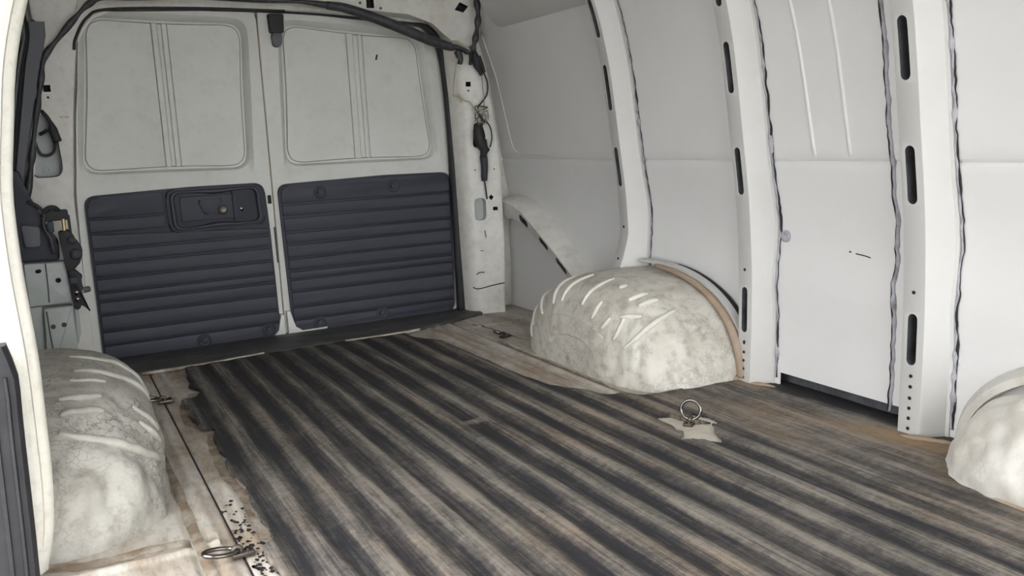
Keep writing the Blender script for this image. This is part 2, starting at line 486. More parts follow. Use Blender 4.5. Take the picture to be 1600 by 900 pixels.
ys = sorted(set([round(a, 4) for a in lin(YF, -2.1, 12) + lin(-2.1, -1.6, 90) + lin(-1.6, -0.45, 12) + lin(-0.45, -0.27, 24) + lin(-0.27, 0.08, 6)]))
v = []; f = []
for y in ys:
    for x in xs: v.append((x, y, floor_z(x, y)))
nx = len(xs)
for j in range(len(ys) - 1):
    for i in range(nx - 1): f.append((j * nx + i, j * nx + i + 1, (j + 1) * nx + i + 1, (j + 1) * nx + i))
# underside
o_ = len(v)
v += [(-1.03, YF, -0.06), (1.05, YF, -0.06), (1.05, 0.08, -0.06), (-1.03, 0.08, -0.06)]
f.append((o_, o_ + 3, o_ + 2, o_ + 1))
fl = mesh('floor', v, f, M_FLOOR, None, True)
tag(fl, 'off-white painted metal load floor, stained and scuffed', kind='structure')
# dark paint-flake stripe in the seam, front left
random.seed(11)
bm = bmesh.new()
for k in range(150):
    y = -1.60 - 0.62 * random.random() ** 0.8
    x = -0.512 + random.uniform(-0.018, 0.018) + 0.006 * math.sin(y * 40)
    r = random.uniform(0.0015, 0.0055)
    c = [bm.verts.new((x + r * random.uniform(0.5, 1.3) * math.cos(a), y + r * 1.3 * random.uniform(0.5, 1.4) * math.sin(a), floor_z(x, y) + 0.0012)) for a in lin(0, 2 * PI * 6 / 7, 6)]
    bm.faces.new(c)
tag(from_bm('paint_flake_marks', bm, M_DARK, fl), 'black flecks along the torn mat edge', kind='stuff')
tube('seam_line', [(-0.534, y, floor_z(-0.534, y) + 0.001) for y in lin(-2.2, -0.30, 20)], 0.0022, M_DARK, fl, 6, 2)
tube('seam_line', [(0.525, y, floor_z(0.525, y) + 0.0008) for y in lin(-1.42, -0.30, 16)], 0.0016, M_RUST, fl, 6, 2)
def ribbon_floor(name, path, wdt, material):
    v = []; f = []
    P = spline([(a, b, 0) for a, b in path], 10)
    for i, p in enumerate(P):
        t = (P[min(i + 1, len(P) - 1)] - P[max(i - 1, 0)]).normalized(); n = Vector((-t.y, t.x, 0))
        for k in range(5):
            d = (k / 4 - 0.5) * 2 * wdt * (1 + 0.45 * noise.noise(Vector((i * 0.31, k, wdt * 50))))
            q = p + n * d
            v.append((q.x, q.y, floor_z(q.x, q.y) + 0.0012))
    for i in range(len(P) - 1):
        for k in range(4): f.append((i * 5 + k, i * 5 + k + 1, i * 5 + k + 6, i * 5 + k + 5))
    return mesh(name, v, f, material, fl, True)
ribbon_floor('grime_streak', [(-0.600, -0.40), (-0.599, -0.9), (-0.598, -1.4), (-0.596, -1.7), (-0.597, -2.3)], 0.011, M_GRIME)
ribbon_floor('grime_streak', [(-0.86, -1.735), (-0.78, -1.752), (-0.70, -1.750), (-0.61, -1.752)], 0.014, M_GRIME)
ribbon_floor('grime_streak', [(0.617, -1.44), (0.618, -1.2), (0.618, -0.9), (0.62, -0.62)], 0.009, M_GRIME)
ribbon_floor('grime_streak', [(-0.475, -2.05), (-0.492, -1.93), (-0.478, -1.85), (-0.482, -1.70), (-0.475, -1.58), (-0.486, -1.45), (-0.48, -1.25), (-0.468, -1.10), (-0.50, -0.98), (-0.49, -0.80), (-0.445, -0.66)], 0.012, M_GRIME)
ribbon_floor('grime_streak', [(0.668, -0.30), (0.69, -0.40), (0.70, -0.52), (0.70, -0.66)], 0.006, M_GRIME)
# sill plate by the rear doors
sp = prism('trim_1', rounded([(-0.70, 0.045), (-0.70, -0.30), (-0.56, -0.31), (-0.30, -0.31), (0.0, -0.285), (0.40, -0.29), (0.62, -0.22), (0.79, -0.15), (0.79, 0.045)], 0.01, 2), 'z', 0.0115, -0.01, M_SILL, None, 0.003)
tag(sp, 'black plastic sill plate in front of the rear doors', kind='structure')
tube('worn_edge', [(-0.56, -0.318, 0.008), (-0.42, -0.326, 0.010), (-0.30, -0.320, 0.010), (-0.15, -0.298, 0.010)], 0.006, M_FLOOR, sp, 6, 4)
tube('worn_edge', [(0.15, -0.298, 0.010), (0.30, -0.305, 0.010), (0.395, -0.30, 0.010), (0.45, -0.285, 0.009)], 0.006, M_FLOOR, sp, 6, 4)

M_BARE = mat('bare_cream_paint', (0.62, 0.58, 0.50), 0.6, (0.45, 0.38, 0.29), 0.6, 22.0, fine=(0.2, 0.17, 0.13), fine_amt=0.4, fine_scale=60)
prism('cream_paint_patch', [(0.535, -1.68), (0.60, -1.70), (0.652, -1.71), (0.66, -1.82), (0.62, -1.86), (0.575, -1.94), (0.47, -1.88), (0.50, -1.78)], 'z', 0.0052, 0.0, M_BARE, fl, 0.001, 1)
# ------------------------------------------------------------------ ribbed rubber mat
PITCH = 0.08295; G0 = -0.53215      # trough k at G0 + PITCH*k
def noise1(t, s): return noise.noise(Vector((t, s, 0.3)))
LEFT = [(-3.6, -0.50), (-2.3, -0.497), (-2.02, -0.491), (-1.955, -0.499), (-1.895, -0.500), (-1.865, -0.475), (-1.783, -0.472), (-1.70, -0.482), (-1.65, -0.476), (-1.60, -0.468), (-1.555, -0.464), (-1.454, -0.479), (-1.36, -0.470), (-1.254, -0.473), (-1.15, -0.466), (-1.085, -0.452), (-1.06, -0.486), (-0.98, -0.492), (-0.897, -0.488), (-0.85, -0.474), (-0.813, -0.500), (-0.77, -0.490), (-0.738, -0.446), (-0.68, -0.425), (-0.64, -0.43), (-0.60, -0.452), (-0.554, -0.436), (-0.47, -0.44), (-0.40, -0.425), (-0.30, -0.42)]
RIGHT = [(-3.6, 1.045), (-2.56, 1.045), (-2.555, 0.80), (-2.46, 0.765), (-2.38, 0.80), (-2.30, 0.86), (-2.235, 0.96), (-2.215, 1.035), (-1.60, 1.035), (-1.575, 0.985), (-1.535, 0.93), (-1.53, 0.86), (-1.555, 0.75), (-1.54, 0.70), (-1.505, 0.625), (-1.46, 0.564), (-1.37, 0.494), (-1.28, 0.472), (-1.198, 0.465), (-1.11, 0.452), (-1.026, 0.446), (-0.90, 0.452), (-0.82, 0.438), (-0.74, 0.446), (-0.65, 0.437), (-0.549, 0.431), (-0.45, 0.395), (-0.362, 0.380), (-0.30, 0.375)]
def ridge(x, y):
    k = (x - G0) / PITCH
    c = 0.5 - 0.5 * math.cos(2 * PI * k)         # 0 in troughs
    c = c * c * (3 - 2 * c)
    amp = 1.0
    if x > 0.58: amp = max(0.18, 1 - (x - 0.58) / 0.12)
    if y > -0.40: amp *= max(0, (-0.30 - y) / 0.10)
    if -1.47 < y < -1.43 and 0.09 < x < 0.17: amp *= 0.4; c = 1
    return c, amp
HOLES = [[(0.54, -1.685), (0.575, -1.70), (0.585, -1.775), (0.625, -1.80), (0.612, -1.83), (0.585, -1.86), (0.57, -1.90), (0.552, -1.93), (0.535, -1.91), (0.505, -1.895), (0.487, -1.872), (0.478, -1.86), (0.498, -1.842), (0.512, -1.835), (0.506, -1.812), (0.515, -1.79), (0.528, -1.765), (0.525, -1.735), (0.532, -1.705)],
         [(0.60, -1.745), (0.632, -1.715), (0.648, -1.765), (0.645, -1.81), (0.628, -1.815), (0.616, -1.775)]]
def inside(p, poly):
    r = False; n = len(poly); j = n - 1
    for i in range(n):
        (xi, yi), (xj, yj) = poly[i], poly[j]
        if (yi > p[1]) != (yj > p[1]) and p[0] < (xj - xi) * (p[1] - yi) / (yj - yi) + xi: r = not r
        j = i
    return r
def mat_h(x, y):
    c, amp = ridge(x, y)
    z = 0.0105 + 0.008 * c * amp + 0.0012 * noise.noise(Vector((x * 9, y * 5, 1.7)))
    if x > 0.66 and -2.3 < y < -1.5: z += 0.004 * noise.noise(Vector((x * 6, y * 6, 4.0)))
    return z
xs = sorted(set(round(a, 5) for a in lin(-0.505, 0.46, 190) + lin(0.46, 0.66, 66) + lin(0.66, 1.045, 44)))
ys = sorted(set(round(a, 5) for a in lin(-3.6, -2.0, 110) + lin(-2.0, -1.66, 76) + lin(-1.66, -0.315, 150)))
bm = bmesh.new()
wl_layer = bm.verts.layers.float.new('wear'); ru_layer = bm.verts.layers.float.new('rust')
STAINS = [(0.895, -2.135, 0.035, 0.10, 1.0), (0.93, -2.23, 0.05, 0.04, 0.6), (0.86, -2.02, 0.03, 0.10, 0.5), (0.93, -1.60, 0.025, 0.06, 0.8), (0.78, -1.80, 0.06, 0.12, 0.35), (0.70, -1.95, 0.04, 0.14, 0.3), (0.82, -2.36, 0.05, 0.08, 0.5)]
rows = []
for y in ys:
    l = interp(LEFT, y) + 0.006 * noise1(y * 22, 3.0) + 0.003 * noise1(y * 90, 8.0)
    r = interp(RIGHT, y) + (0.006 * noise1(y * 22, 5.0) + 0.003 * noise1(y * 90, 9.0) if y > -1.5 else 0.0)
    row = []
    for x in xs:
        back = 0.0
        xx = min(max(x, l), r)
        yy = y
        if y > -0.36: yy = y + 0.012 * noise1(x * 12, 2.2) + 0.02 * (0.5 + 0.5 * math.sin(x * 5 + 1))
        vv = bm.verts.new((xx, yy, mat_h(xx, yy)))
        c, amp = ridge(xx, yy)
        q_ = min(1, max(0, (xx - 0.58) / 0.12))                   # flat dusty area along the wall
        wv = (0.06 + 0.58 * c) * (1 - q_) + q_ * (0.46 + 0.16 * c) + 0.16 * min(1, max(0, (-yy - 0.6) / 1.2))
        wv -= 0.75 * min(1, max(0, (xx - 0.935 - 0.03 * noise1(yy * 7, 1.0)) / 0.03))   # darker along the wall base, under the panels
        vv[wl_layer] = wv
        vv[ru_layer] = min(1.0, sum(a_ * math.exp(-((xx - sx) / wx) ** 2 - ((yy - sy) / wy) ** 2) for sx, sy, wx, wy, a_ in STAINS))
        row.append(vv)
    rows.append(row)
for j in range(len(ys) - 1):
    yc = (ys[j] + ys[j + 1]) / 2
    for i in range(len(xs) - 1):
        q = (rows[j][i], rows[j][i + 1], rows[j + 1][i + 1], rows[j + 1][i])
        if (q[1].co.x - q[0].co.x) < 1e-6 and (q[2].co.x - q[3].co.x) < 1e-6: continue
        c = ((q[0].co.x + q[1].co.x) / 2, yc)
        if 0.45 < c[0] < 0.66 and any(inside(c, h) for h in HOLES): continue
        bm.faces.new(q)
bmesh.ops.delete(bm, geom=[vv for vv in bm.verts if not vv.link_faces], context='VERTS')
bmesh.ops.remove_doubles(bm, verts=bm.verts, dist=1e-5)
be = [e for e in bm.edges if len(e.link_faces) == 1]
ex = bmesh.ops.extrude_edge_only(bm, edges=be)
for g_ in ex['geom']:
    if isinstance(g_, bmesh.types.BMVert): g_.co.z = min(g_.co.z - 0.004, 0.0055)
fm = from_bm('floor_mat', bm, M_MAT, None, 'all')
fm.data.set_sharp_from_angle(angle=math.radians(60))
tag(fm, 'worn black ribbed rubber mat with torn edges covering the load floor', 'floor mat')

# rusty sealant lumps at pillar feet
def smear(name, pts, r, parent, material=M_RUST):
    return tube(name, pts, r, material, parent, 8, 4)

# ------------------------------------------------------------------ rear wall: door frame, header, corner pillars
OPEN = [(-0.690, -0.035), (0.742, -0.035), (0.745, 0.30), (0.745, 0.75), (0.738, 0.95), (0.728, 1.06), (0.704, 1.135), (0.655, 1.185), (0.50, 1.203), (0.20, 1.230), (-0.20, 1.236), (-0.50, 1.228), (-0.57, 1.20), (-0.615, 1.13), (-0.655, 0.87), (-0.685, 0.60), (-0.695, 0.30)]
OUT = [(-1.03, -0.06), (1.05, -0.06), (1.05, 1.42), (-1.03, 1.42)]
cN = (0.02, 0.55); NN = 96
lo_o = by_angle(OUT, cN, NN); lo_i = by_angle(OPEN, cN, NN)
def sc2(poly, c, d):   # shrink towards centre by d
    out = []
    for p in poly:
        dx, dy = p[0] - c[0], p[1] - c[1]; L_ = math.hypot(dx, dy); out.append((p[0] - dx / L_ * d, p[1] - dy / L_ * d))
    return out
wb = loops_mesh('wall_rear', [[place(p, 'y', 0.07) for p in lo_o], [place(p, 'y', -0.02) for p in lo_o], [place(p, 'y', -0.02) for p in sc2(lo_i, cN, -0.004)], [place(p, 'y', -0.014) for p in lo_i], [place(p, 'y', 0.055) for p in lo_i], [place(p, 'y', 0.055) for p in sc2(lo_i, cN, 0.05)], [place(p, 'y', 0.07) for p in sc2(lo_i, cN, 0.05)]], M_CORNER, None, False)
tag(wb, 'white metal frame around the rear doors', kind='structure')

# right rear corner pillar with holes
def loft(name, sections, material, parent=None, closed=True, caps=True, smooth=True):
    n = len(sections[0]); v = []; f = []
    for s in sections: v += s
    for j in range(len(sections) - 1):
        for i in range(n if closed else n - 1):
            f.append((j * n + i, j * n + (i + 1) % n, (j + 1) * n + (i + 1) % n, (j + 1) * n + i))
    if caps: f += [tuple(range(n)), tuple((len(sections) - 1) * n + i for i in range(n))]
    return mesh(name, v, f, material, parent, smooth)
DL = [(0, 0.772), (0.24, 0.764), (0.64, 0.757), (0.9, 0.748), (1.03, 0.739), (1.12, 0.735)]
DR = [(0, 0.893), (0.29, 0.905), (0.635, 0.902), (0.894, 0.871), (1.046, 0.833), (1.12, 0.815)]
secs = []
for z in lin(0.0, 1.12, 28):
    a, b = sm(DL, z), sm(DR, z)
    secs.append([(a - 0.018, -0.015, z), (a - 0.012, -0.085, z), (a + 0.006, -0.118, z), (a + 0.022, -0.128, z), (b - 0.022, -0.150, z), (b - 0.012, -0.158, z), (b - 0.004, -0.158, z), (b, -0.152, z), (b, -0.015, z)])
cp = loft('corner_pillar', secs, M_CORNER, wb)
tag(cp, 'stained white corner pillar right of the rear doors')
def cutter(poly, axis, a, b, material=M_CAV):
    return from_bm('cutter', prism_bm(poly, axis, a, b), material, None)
cuts = [cutter(rounded([(0.792, 0.690), (0.842, 0.690), (0.846, 0.735), (0.832, 0.79), (0.800, 0.79)], 0.018, 4), 'y', -0.25, -0.06),
        cutter(rounded([(0.785, 0.392), (0.833, 0.392), (0.835, 0.485), (0.787, 0.485)], 0.02, 4), 'y', -0.25, -0.11, M_GREYM),
        cutter([(0.776, 0.934), (0.795, 0.934), (0.795, 0.953), (0.776, 0.953)], 'y', -0.25, -0.06, M_DARK),
        cutter([(0.847, 0.485), (0.857, 0.497), (0.867, 0.485), (0.857, 0.473)], 'y', -0.25, -0.06, M_DARK),
        cutter(rounded([(0.862, 0.430), (0.882, 0.430), (0.882, 0.445), (0.862, 0.445)], 0.004, 3), 'y', -0.25, -0.06, M_DARK)]
cut(cp, cuts)
# dark hole rims, scratches and stains with their own shapes
for (x, z, r) in ((0.785, 0.918, 0.004), (0.795, 0.60, 0.003), (0.872, 0.60, 0.003)):
    lathe('rivet_hole', [(r, 0), (r, 0.002)], (x, -0.132 - (x - 0.785) * 0.25, z), (0, -1, 0), M_DARK, cp, 10)
tube('scratch', [(0.778, -0.129, 0.168), (0.79, -0.133, 0.176), (0.812, -0.138, 0.176)], 0.002, M_DARK, cp, 5, 4)
tube('overlap_seam', [(0.765, -0.118, 0.115), (0.785, -0.131, 0.108), (0.84, -0.142, 0.117), (0.893, -0.159, 0.125)], 0.0022, M_DARK, cp, 5, 4)
tube('rust_run', [(0.823, -0.141, 0.352), (0.824, -0.141, 0.335), (0.826, -0.141, 0.322)], 0.003, M_RUST, cp, 5, 4)
tube('rust_run', [(0.798, -0.137, 0.268), (0.812, -0.139, 0.266)], 0.002, M_RUST, cp, 5, 4)

# header over the doors, drops into a gusset at the right corner
HD = [(-0.75, 1.40), (-0.75, 1.262), (-0.40, 1.268), (0.0, 1.262), (0.25, 1.240), (0.42, 1.222), (0.55, 1.213), (0.66, 1.197), (0.712, 1.150), (0.735, 1.095), (0.775, 1.070), (0.825, 1.075), (0.85, 1.12), (0.872, 1.20), (0.88, 1.40)]
hd = prism('header', HD, 'y', -0.125, -0.02, M_CORNER, wb, 0.02, 4)
cut(hd, [cutter([(0.748, 1.232), (0.785, 1.222), (0.808, 1.246), (0.772, 1.262)], 'y', -0.3, -0.09, M_DARK),
         cutter([(0.385, 1.232), (0.415, 1.232), (0.415, 1.30), (0.385, 1.30)], 'y', -0.3, -0.09, M_DARK)])
for (x, z) in ((0.36, 1.25), (0.44, 1.232)):
    lathe('screw', [(0.005, 0), (0.005, 0.003), (0.002, 0.004)], (x, -0.125, z), (0, -1, 0), M_DSTEEL, hd, 10)

# left rear corner pillar: inner panel with an open service hole
LP = [(-0.600, 1.245), (-0.640, 1.13), (-0.668, 0.90), (-0.690, 0.64), (-0.690, 0.30), (-0.682, 0.0), (-0.90, 0.0), (-0.90, 0.30), (-0.875, 0.50), (-0.826, 0.60), (-0.822, 0.66), (-0.795, 0.80), (-0.765, 0.93), (-0.735, 1.06), (-0.712, 1.12), (-0.712, 1.16), (-0.745, 1.18), (-0.75, 1.33), (-0.60, 1.33)]
lp = prism('corner_pillar', LP, 'y', -0.10, -0.015, M_CORNER, wb, 0.006, 3)
tag(lp, 'white corner pillar left of the rear doors with an open service hole')
cut(lp, [cutter(rounded([(-0.797, 0.672), (-0.724, 0.672), (-0.712, 0.70), (-0.716, 0.80), (-0.732, 0.845), (-0.752, 0.885), (-0.770, 0.84)], 0.014, 4), 'y', -0.2, -0.045, M_GREYM),
         cutter([(-0.738, 0.948), (-0.716, 0.948), (-0.716, 0.970), (-0.738, 0.970)], 'y', -0.2, -0.05, M_DARK)])
lathe('rivet_hole', [(0.004, 0), (0.004, 0.002)], (-0.727, -0.101, 0.930), (0, -1, 0), M_DARK, lp, 10)
lathe('bolt_head', [(0.014, 0), (0.014, 0.004), (0.007, 0.005), (0.006, 0.003)], (-0.757, -0.05, 0.695), (0, -1, 0), M_GREYM, lp, 16)
tube('cable_loop', [(-0.782, -0.085, 0.79), (-0.778, -0.095, 0.765), (-0.768, -0.09, 0.745), (-0.748, -0.088, 0.742), (-0.730, -0.09, 0.755), (-0.724, -0.095, 0.785), (-0.728, -0.095, 0.82)], 0.005, M_WIRE_B, lp, 8, 5)
tube('cable_stub', [(-0.765, -0.09, 0.812), (-0.752, -0.10, 0.818), (-0.742, -0.104, 0.826)], 0.006, M_WIRE_B, lp, 8, 5)
tube('grommet_sleeve', [(-0.752, -0.10, 0.888), (-0.738, -0.108, 0.868), (-0.728, -0.110, 0.845), (-0.724, -0.110, 0.82), (-0.716, -0.108, 0.785)], lambda t: 0.006 + 0.008 * min(1, max(0, t - 0.45) * 4), M_RUBBER, lp, 10, 5)
tube('panel_lip', [(-0.70, -0.103, 0.866), (-0.685, -0.104, 0.868), (-0.672, -0.103, 0.864)], 0.003, M_CORNER, lp, 6, 4)

tube('hole_rim', [(x, -0.1005, z) for x, z in ((-0.797, 0.68), (-0.785, 0.672), (-0.735, 0.672), (-0.718, 0.682), (-0.712, 0.705), (-0.714, 0.76), (-0.717, 0.80), (-0.732, 0.845), (-0.748, 0.882))], 0.0022, M_CAV, lp, 6, 5)
# strips between jamb and corner pillar, wall recess shade put into their colour
gt = empty('recess_shade_strips', (-0.80, -0.2, 0.6))
tag(gt, 'shaded wall recess with ribs, painted as tall dark grey strips beside the side door jamb', 'trim')
def strip(name, tabL, tabR, y, material, z0, z1, thick=0.02):
    secs = []
    for z in lin(z0, z1, 16):
        a, b = sm(tabL, z), sm(tabR, z)
        secs.append([(a, y + thick, z), (a, y + 0.004, z), (a + 0.003, y, z), (b - 0.003, y, z), (b, y + 0.004, z), (b, y + thick, z)])
    return loft(name, secs, material, gt)
TR = [(0.5, -0.868), (0.63, -0.836), (0.66, -0.832), (0.80, -0.797), (0.93, -0.764), (1.06, -0.732), (1.13, -0.703), (1.155, -0.703), (1.17, -0.715)]
def off(tab, d0, d1): return [(z, x + d0 + (d1 - d0) * (z - 0.6) / 0.5) for z, x in tab]
strip('wide_strip', off(TR, -0.022, -0.046), TR, -0.16, M_GREYT, 0.50, 1.165)
strip('dark_strip', off(TR, -0.040, -0.058), off(TR, -0.021, -0.045), -0.155, M_DARK, 0.44, 1.19)
strip('narrow_strip', off(TR, -0.052, -0.066), off(TR, -0.040, -0.056), -0.165, M_GREYT, 0.44, 1.21)
strip('dark_strip', off(TR, -0.068, -0.080), off(TR, -0.051, -0.065), -0.155, M_DARK, 0.44, 1.24)
strip('narrow_strip', off(TR, -0.080, -0.092), off(TR, -0.067, -0.080), -0.165, M_GREYT, 0.44, 1.24)
strip('dark_strip', off(TR, -0.15, -0.15), off(TR, -0.079, -0.091), -0.155, M_DARK, 0.44, 1.24)

# ------------------------------------------------------------------ rear doors
DZ = [0.513, 0.463, 0.405, 0.358, 0.303, 0.253, 0.220, 0.172, 0.111, 0.061]   # grooves of the ribbed panels
def door(name, outline, recess, rec_c, label, panel_poly, pl_label, splits, latch):
    d = empty(name, (sum(p[0] for p in outline) / len(outline), 0, -0.03))
    tag(d, label, kind='structure')
    lo0 = by_angle(outline, rec_c, 120); r0 = by_angle(rounded(recess, 0.06, 8), rec_c, 120)
    r1 = sc2(r0, rec_c, 0.010); r2 = sc2(r0, rec_c, 0.026); r3 = sc2(r0, rec_c, 0.030)
    rm = [(p[0], p[1] - (0.030 if p[1] < rec_c[1] - 0.2 else 0.0)) for p in sc2(r0, rec_c, -0.012)]
    P = lambda lp_, y: [place(p, 'y', y) for p in lp_]
    loops_mesh('door_shell', [P(lo0, 0.06), P(lo0, 0.0), P(rm, 0.0), P(r0, 0.014), P(r1, 0.036), P(r2, 0.036), P(r3, 0.044)], M_DOOR, d)
    # blanked window: two sheets and the folded strips between them
    (xa, xb, xc, xd, z0, z1) = splits
    inner = by_angle(rounded(recess, 0.06, 8), rec_c, 240)
    inner = sc2(inner, rec_c, 0.020)
    def clip(poly, xlo, xhi):
        def half(pl, x, keep):
            out = []
            for i in range(len(pl)):
                p, q = pl[i - 1], pl[i]
                ip, iq = keep(p[0] - x), keep(q[0] - x)
                if ip != iq:
                    t = (x - p[0]) / (q[0] - p[0]); out.append((x, p[1] + t * (q[1] - p[1])))
                if iq: out.append(q)
            return out
        poly = half(poly, xlo, lambda d_: d_ >= 0)
        return half(poly, xhi, lambda d_: d_ <= 0)
    prism('window_blank', clip(inner, -9, xa), 'y', 0.030, 0.046, M_DOOR, d, 0.002, 1)
    prism('window_blank', clip(inner, xd, 9), 'y', 0.030, 0.046, M_DOOR, d, 0.002, 1)
    prism('folded_strip', clip(inner, xa + 0.0015, xb), 'y', 0.027, 0.046, M_DOOR, d, 0.003, 1)
    prism('folded_strip', clip(inner, xb + 0.0005, xc), 'y', 0.032, 0.046, M_DOOR, d, 0.003, 1)
    prism('folded_strip', clip(inner, xc + 0.0005, xd - 0.0012), 'y', 0.029, 0.046, M_DOOR, d, 0.003, 1)
    tube('blank_seam', [place(p, 'y', 0.031) for p in inner[::4]], 0.0022, M_SEAMG, d, 5, 2, True)
    # ribbed plastic panel
    tp = prism('trim_panel', rounded(panel_poly, 0.04, 6), 'y', -0.016, 0.0, M_BLACKD, d, 0.004, 2)
    tag(tp, pl_label)
    xsP = [p[0] for p in panel_poly]; zsP = [p[1] for p in panel_poly]
    pin = rounded(panel_poly, 0.04, 6)
    edges = [max(zsP)] + DZ + [min(zsP)]
    cx = sum(xsP) / len(xsP); cz = sum(zsP) / len(zsP)
    pin = by_angle(pin, (cx, cz), 400); pin = sc2(pin, (cx, cz), 0.010)
    sw = [(p[1], p[0]) for p in pin]
    for a, b in zip(edges, edges[1:]):
        band = clip(sw, b + 0.0035, a - 0.0035)
        band = [(p[1], p[0]) for p in band]
        if latch and b > 0.41: band = clip(band, -9, -0.398)
        elif latch and a > 0.44:
            band = [(x, min(z, 0.432) if x > -0.398 else z) for x, z in band]
        if len(band) < 3: continue
        # thin out collinear points
        bb = []
        for p in band:
            if not bb or math.hypot(p[0] - bb[-1][0], p[1] - bb[-1][1]) > 0.004: bb.append(p)
        prism('rib', bb, 'y', -0.024, -0.014, M_BLACKP, tp, 0.0045, 2)
    return d, tp

DLo = [(-0.682, -0.028), (-0.004, -0.028), (-0.004, 1.226), (-0.20, 1.228), (-0.50, 1.220), (-0.563, 1.193), (-0.607, 1.125), (-0.647, 0.87), (-0.677, 0.60), (-0.687, 0.30)]
DRo = [(0.002, -0.028), (0.734, -0.028), (0.737, 0.30), (0.737, 0.75), (0.730, 0.95), (0.720, 1.058), (0.697, 1.13), (0.650, 1.177), (0.50, 1.195), (0.20, 1.222), (0.002, 1.226)]
d1, tp1 = door('door_1', DLo, [(-0.655, 0.667), (-0.072, 0.655), (-0.045, 1.196), (-0.59, 1.214)], (-0.34, 0.93),
               'left rear door with blanked window and black ribbed lower panel',
               [(-0.657, 0.594), (-0.657, -0.010), (-0.020, -0.006), (-0.026, 0.42), (-0.034, 0.602), (-0.30, 0.604)], 'charcoal ribbed plastic panel with latch housing',
               (-0.370, -0.350, -0.335, -0.315, 0, 0), True)
d2, tp2 = door('door_2', DRo, [(0.060, 0.655), (0.690, 0.650), (0.648, 1.150), (0.085, 1.198)], (0.37, 0.93),
               'right rear door with blanked window and black ribbed lower panel',
               [(0.016, 0.590), (0.028, 0.0), (0.722, 0.004), (0.734, 0.595), (0.45, 0.600)], 'charcoal ribbed plastic panel with round fasteners',
               (0.345, 0.372, 0.392, 0.412, 0, 0), False)
def fastener(x, z, parent):
    fz = lathe('fastener', [(0.026, 0), (0.026, 0.004), (0.021, 0.007), (0.017, 0.004), (0.011, 0.004), (0.011, 0.012), (0.006, 0.015)], (x, -0.0225, z), (0, -1, 0), M_BLACKP, parent, 24)
    return fz
for x, z in ((0.176, 0.551), (0.478, 0.555), (0.132, 0.036), (0.395, 0.043)): fastener(x, z, tp2)
for x, z in ((-0.309, 0.031), (-0.068, 0.039)): fastener(x, z, tp1)
# latch housing on the left door
lh = prism('latch_housing', rounded([(-0.392, 0.600), (-0.388, 0.440), (-0.040, 0.446), (-0.046, 0.600)], 0.035, 6), 'y', -0.030, -0.012, M_BLACKD, d1, 0.006, 3)
tag(lh, 'black inside latch housing')
fr = by_angle(rounded([(-0.380, 0.592), (-0.376, 0.450), (-0.052, 0.456), (-0.058, 0.592)], 0.03, 6), (-0.215, 0.52), 100)
loops_mesh('bezel', [[place(p, 'y', -0.029) for p in fr], [place(p, 'y', -0.042) for p in sc2(fr, (-0.215, 0.52), 0.004)], [place(p, 'y', -0.042) for p in sc2(fr, (-0.215, 0.52), 0.012)], [place(p, 'y', -0.030) for p in sc2(fr, (-0.215, 0.52), 0.018)]], M_BLACKP, lh, False)
box('latch_plate', (-0.345, -0.036, 0.480), (-0.145, -0.028, 0.570), M_BLACKP, lh, 0.005)
prism('pull_handle', rounded([(-0.285, 0.555), (-0.262, 0.50), (-0.205, 0.498), (-0.195, 0.555)], 0.012, 4), 'y', -0.046, -0.034, M_BLACKP, lh, 0.005)
lathe('lock_knob', [(0.018, 0), (0.018, 0.010), (0.012, 0.014), (0.008, 0.013)], (-0.198, -0.036, 0.515), (0, -1, 0), M_DSTEEL, lh, 20)
lathe('screw', [(0.008, 0), (0.008, 0.004), (0.004, 0.006)], (-0.128, -0.030, 0.512), (0, -1, 0), M_STEEL, lh, 14)
box('divider', (-0.160, -0.038, 0.470), (-0.156, -0.028, 0.580), M_DARK, lh, 0.001)
# latch striker at the centre top, slots along the meeting edge
tl = prism('top_latch', rounded([(0.036, 1.220), (0.040, 1.150), (0.090, 1.150), (0.094, 1.220)], 0.008, 3), 'y', -0.03, 0.002, M_RUBBER, d2, 0.004)
tag(tl, 'black top latch')
prism('latch_tongue', rounded([(0.044, 1.152), (0.048, 1.100), (0.078, 1.100), (0.084, 1.152)], 0.014, 4), 'y', -0.026, 0.002, M_GREYT, tl, 0.004)
prism('striker_slot', [(-0.022, 0.552), (-0.008, 0.552), (-0.008, 0.520), (-0.022, 0.520)], 'y', -0.001, 0.01, M_DARK, d1)
prism('edge_slot', rounded([(-0.010, 0.43), (-0.002, 0.43), (-0.002, 0.29), (-0.008, 0.29)], 0.003, 2), 'y', -0.002, 0.01, M_CAV, d1)
prism('bottom_flange', [(0.006, 0.012), (0.006, 0.10), (0.020, 0.10), (0.034, 0.035), (0.060, 0.016), (0.16, 0.020), (0.16, 0.012)], 'y', -0.030, 0.0, M_DOOR, d2, 0.002)
prism('bottom_flange', [(-0.006, 0.012), (-0.050, 0.012), (-0.030, 0.030), (-0.019, 0.09), (-0.006, 0.09)], 'y', -0.030, 0.0, M_DOOR, d1, 0.002)
tube('paint_chip', [(0.462, 0.030, 1.055), (0.468, 0.030, 1.075)], 0.004, M_CAV, d2, 6, 3)
tube('meeting_gap', [(-0.001, 0.004, -0.02), (-0.001, 0.004, 0.6), (-0.001, 0.004, 1.22)], 0.0022, M_RUST, d1, 6, 3)

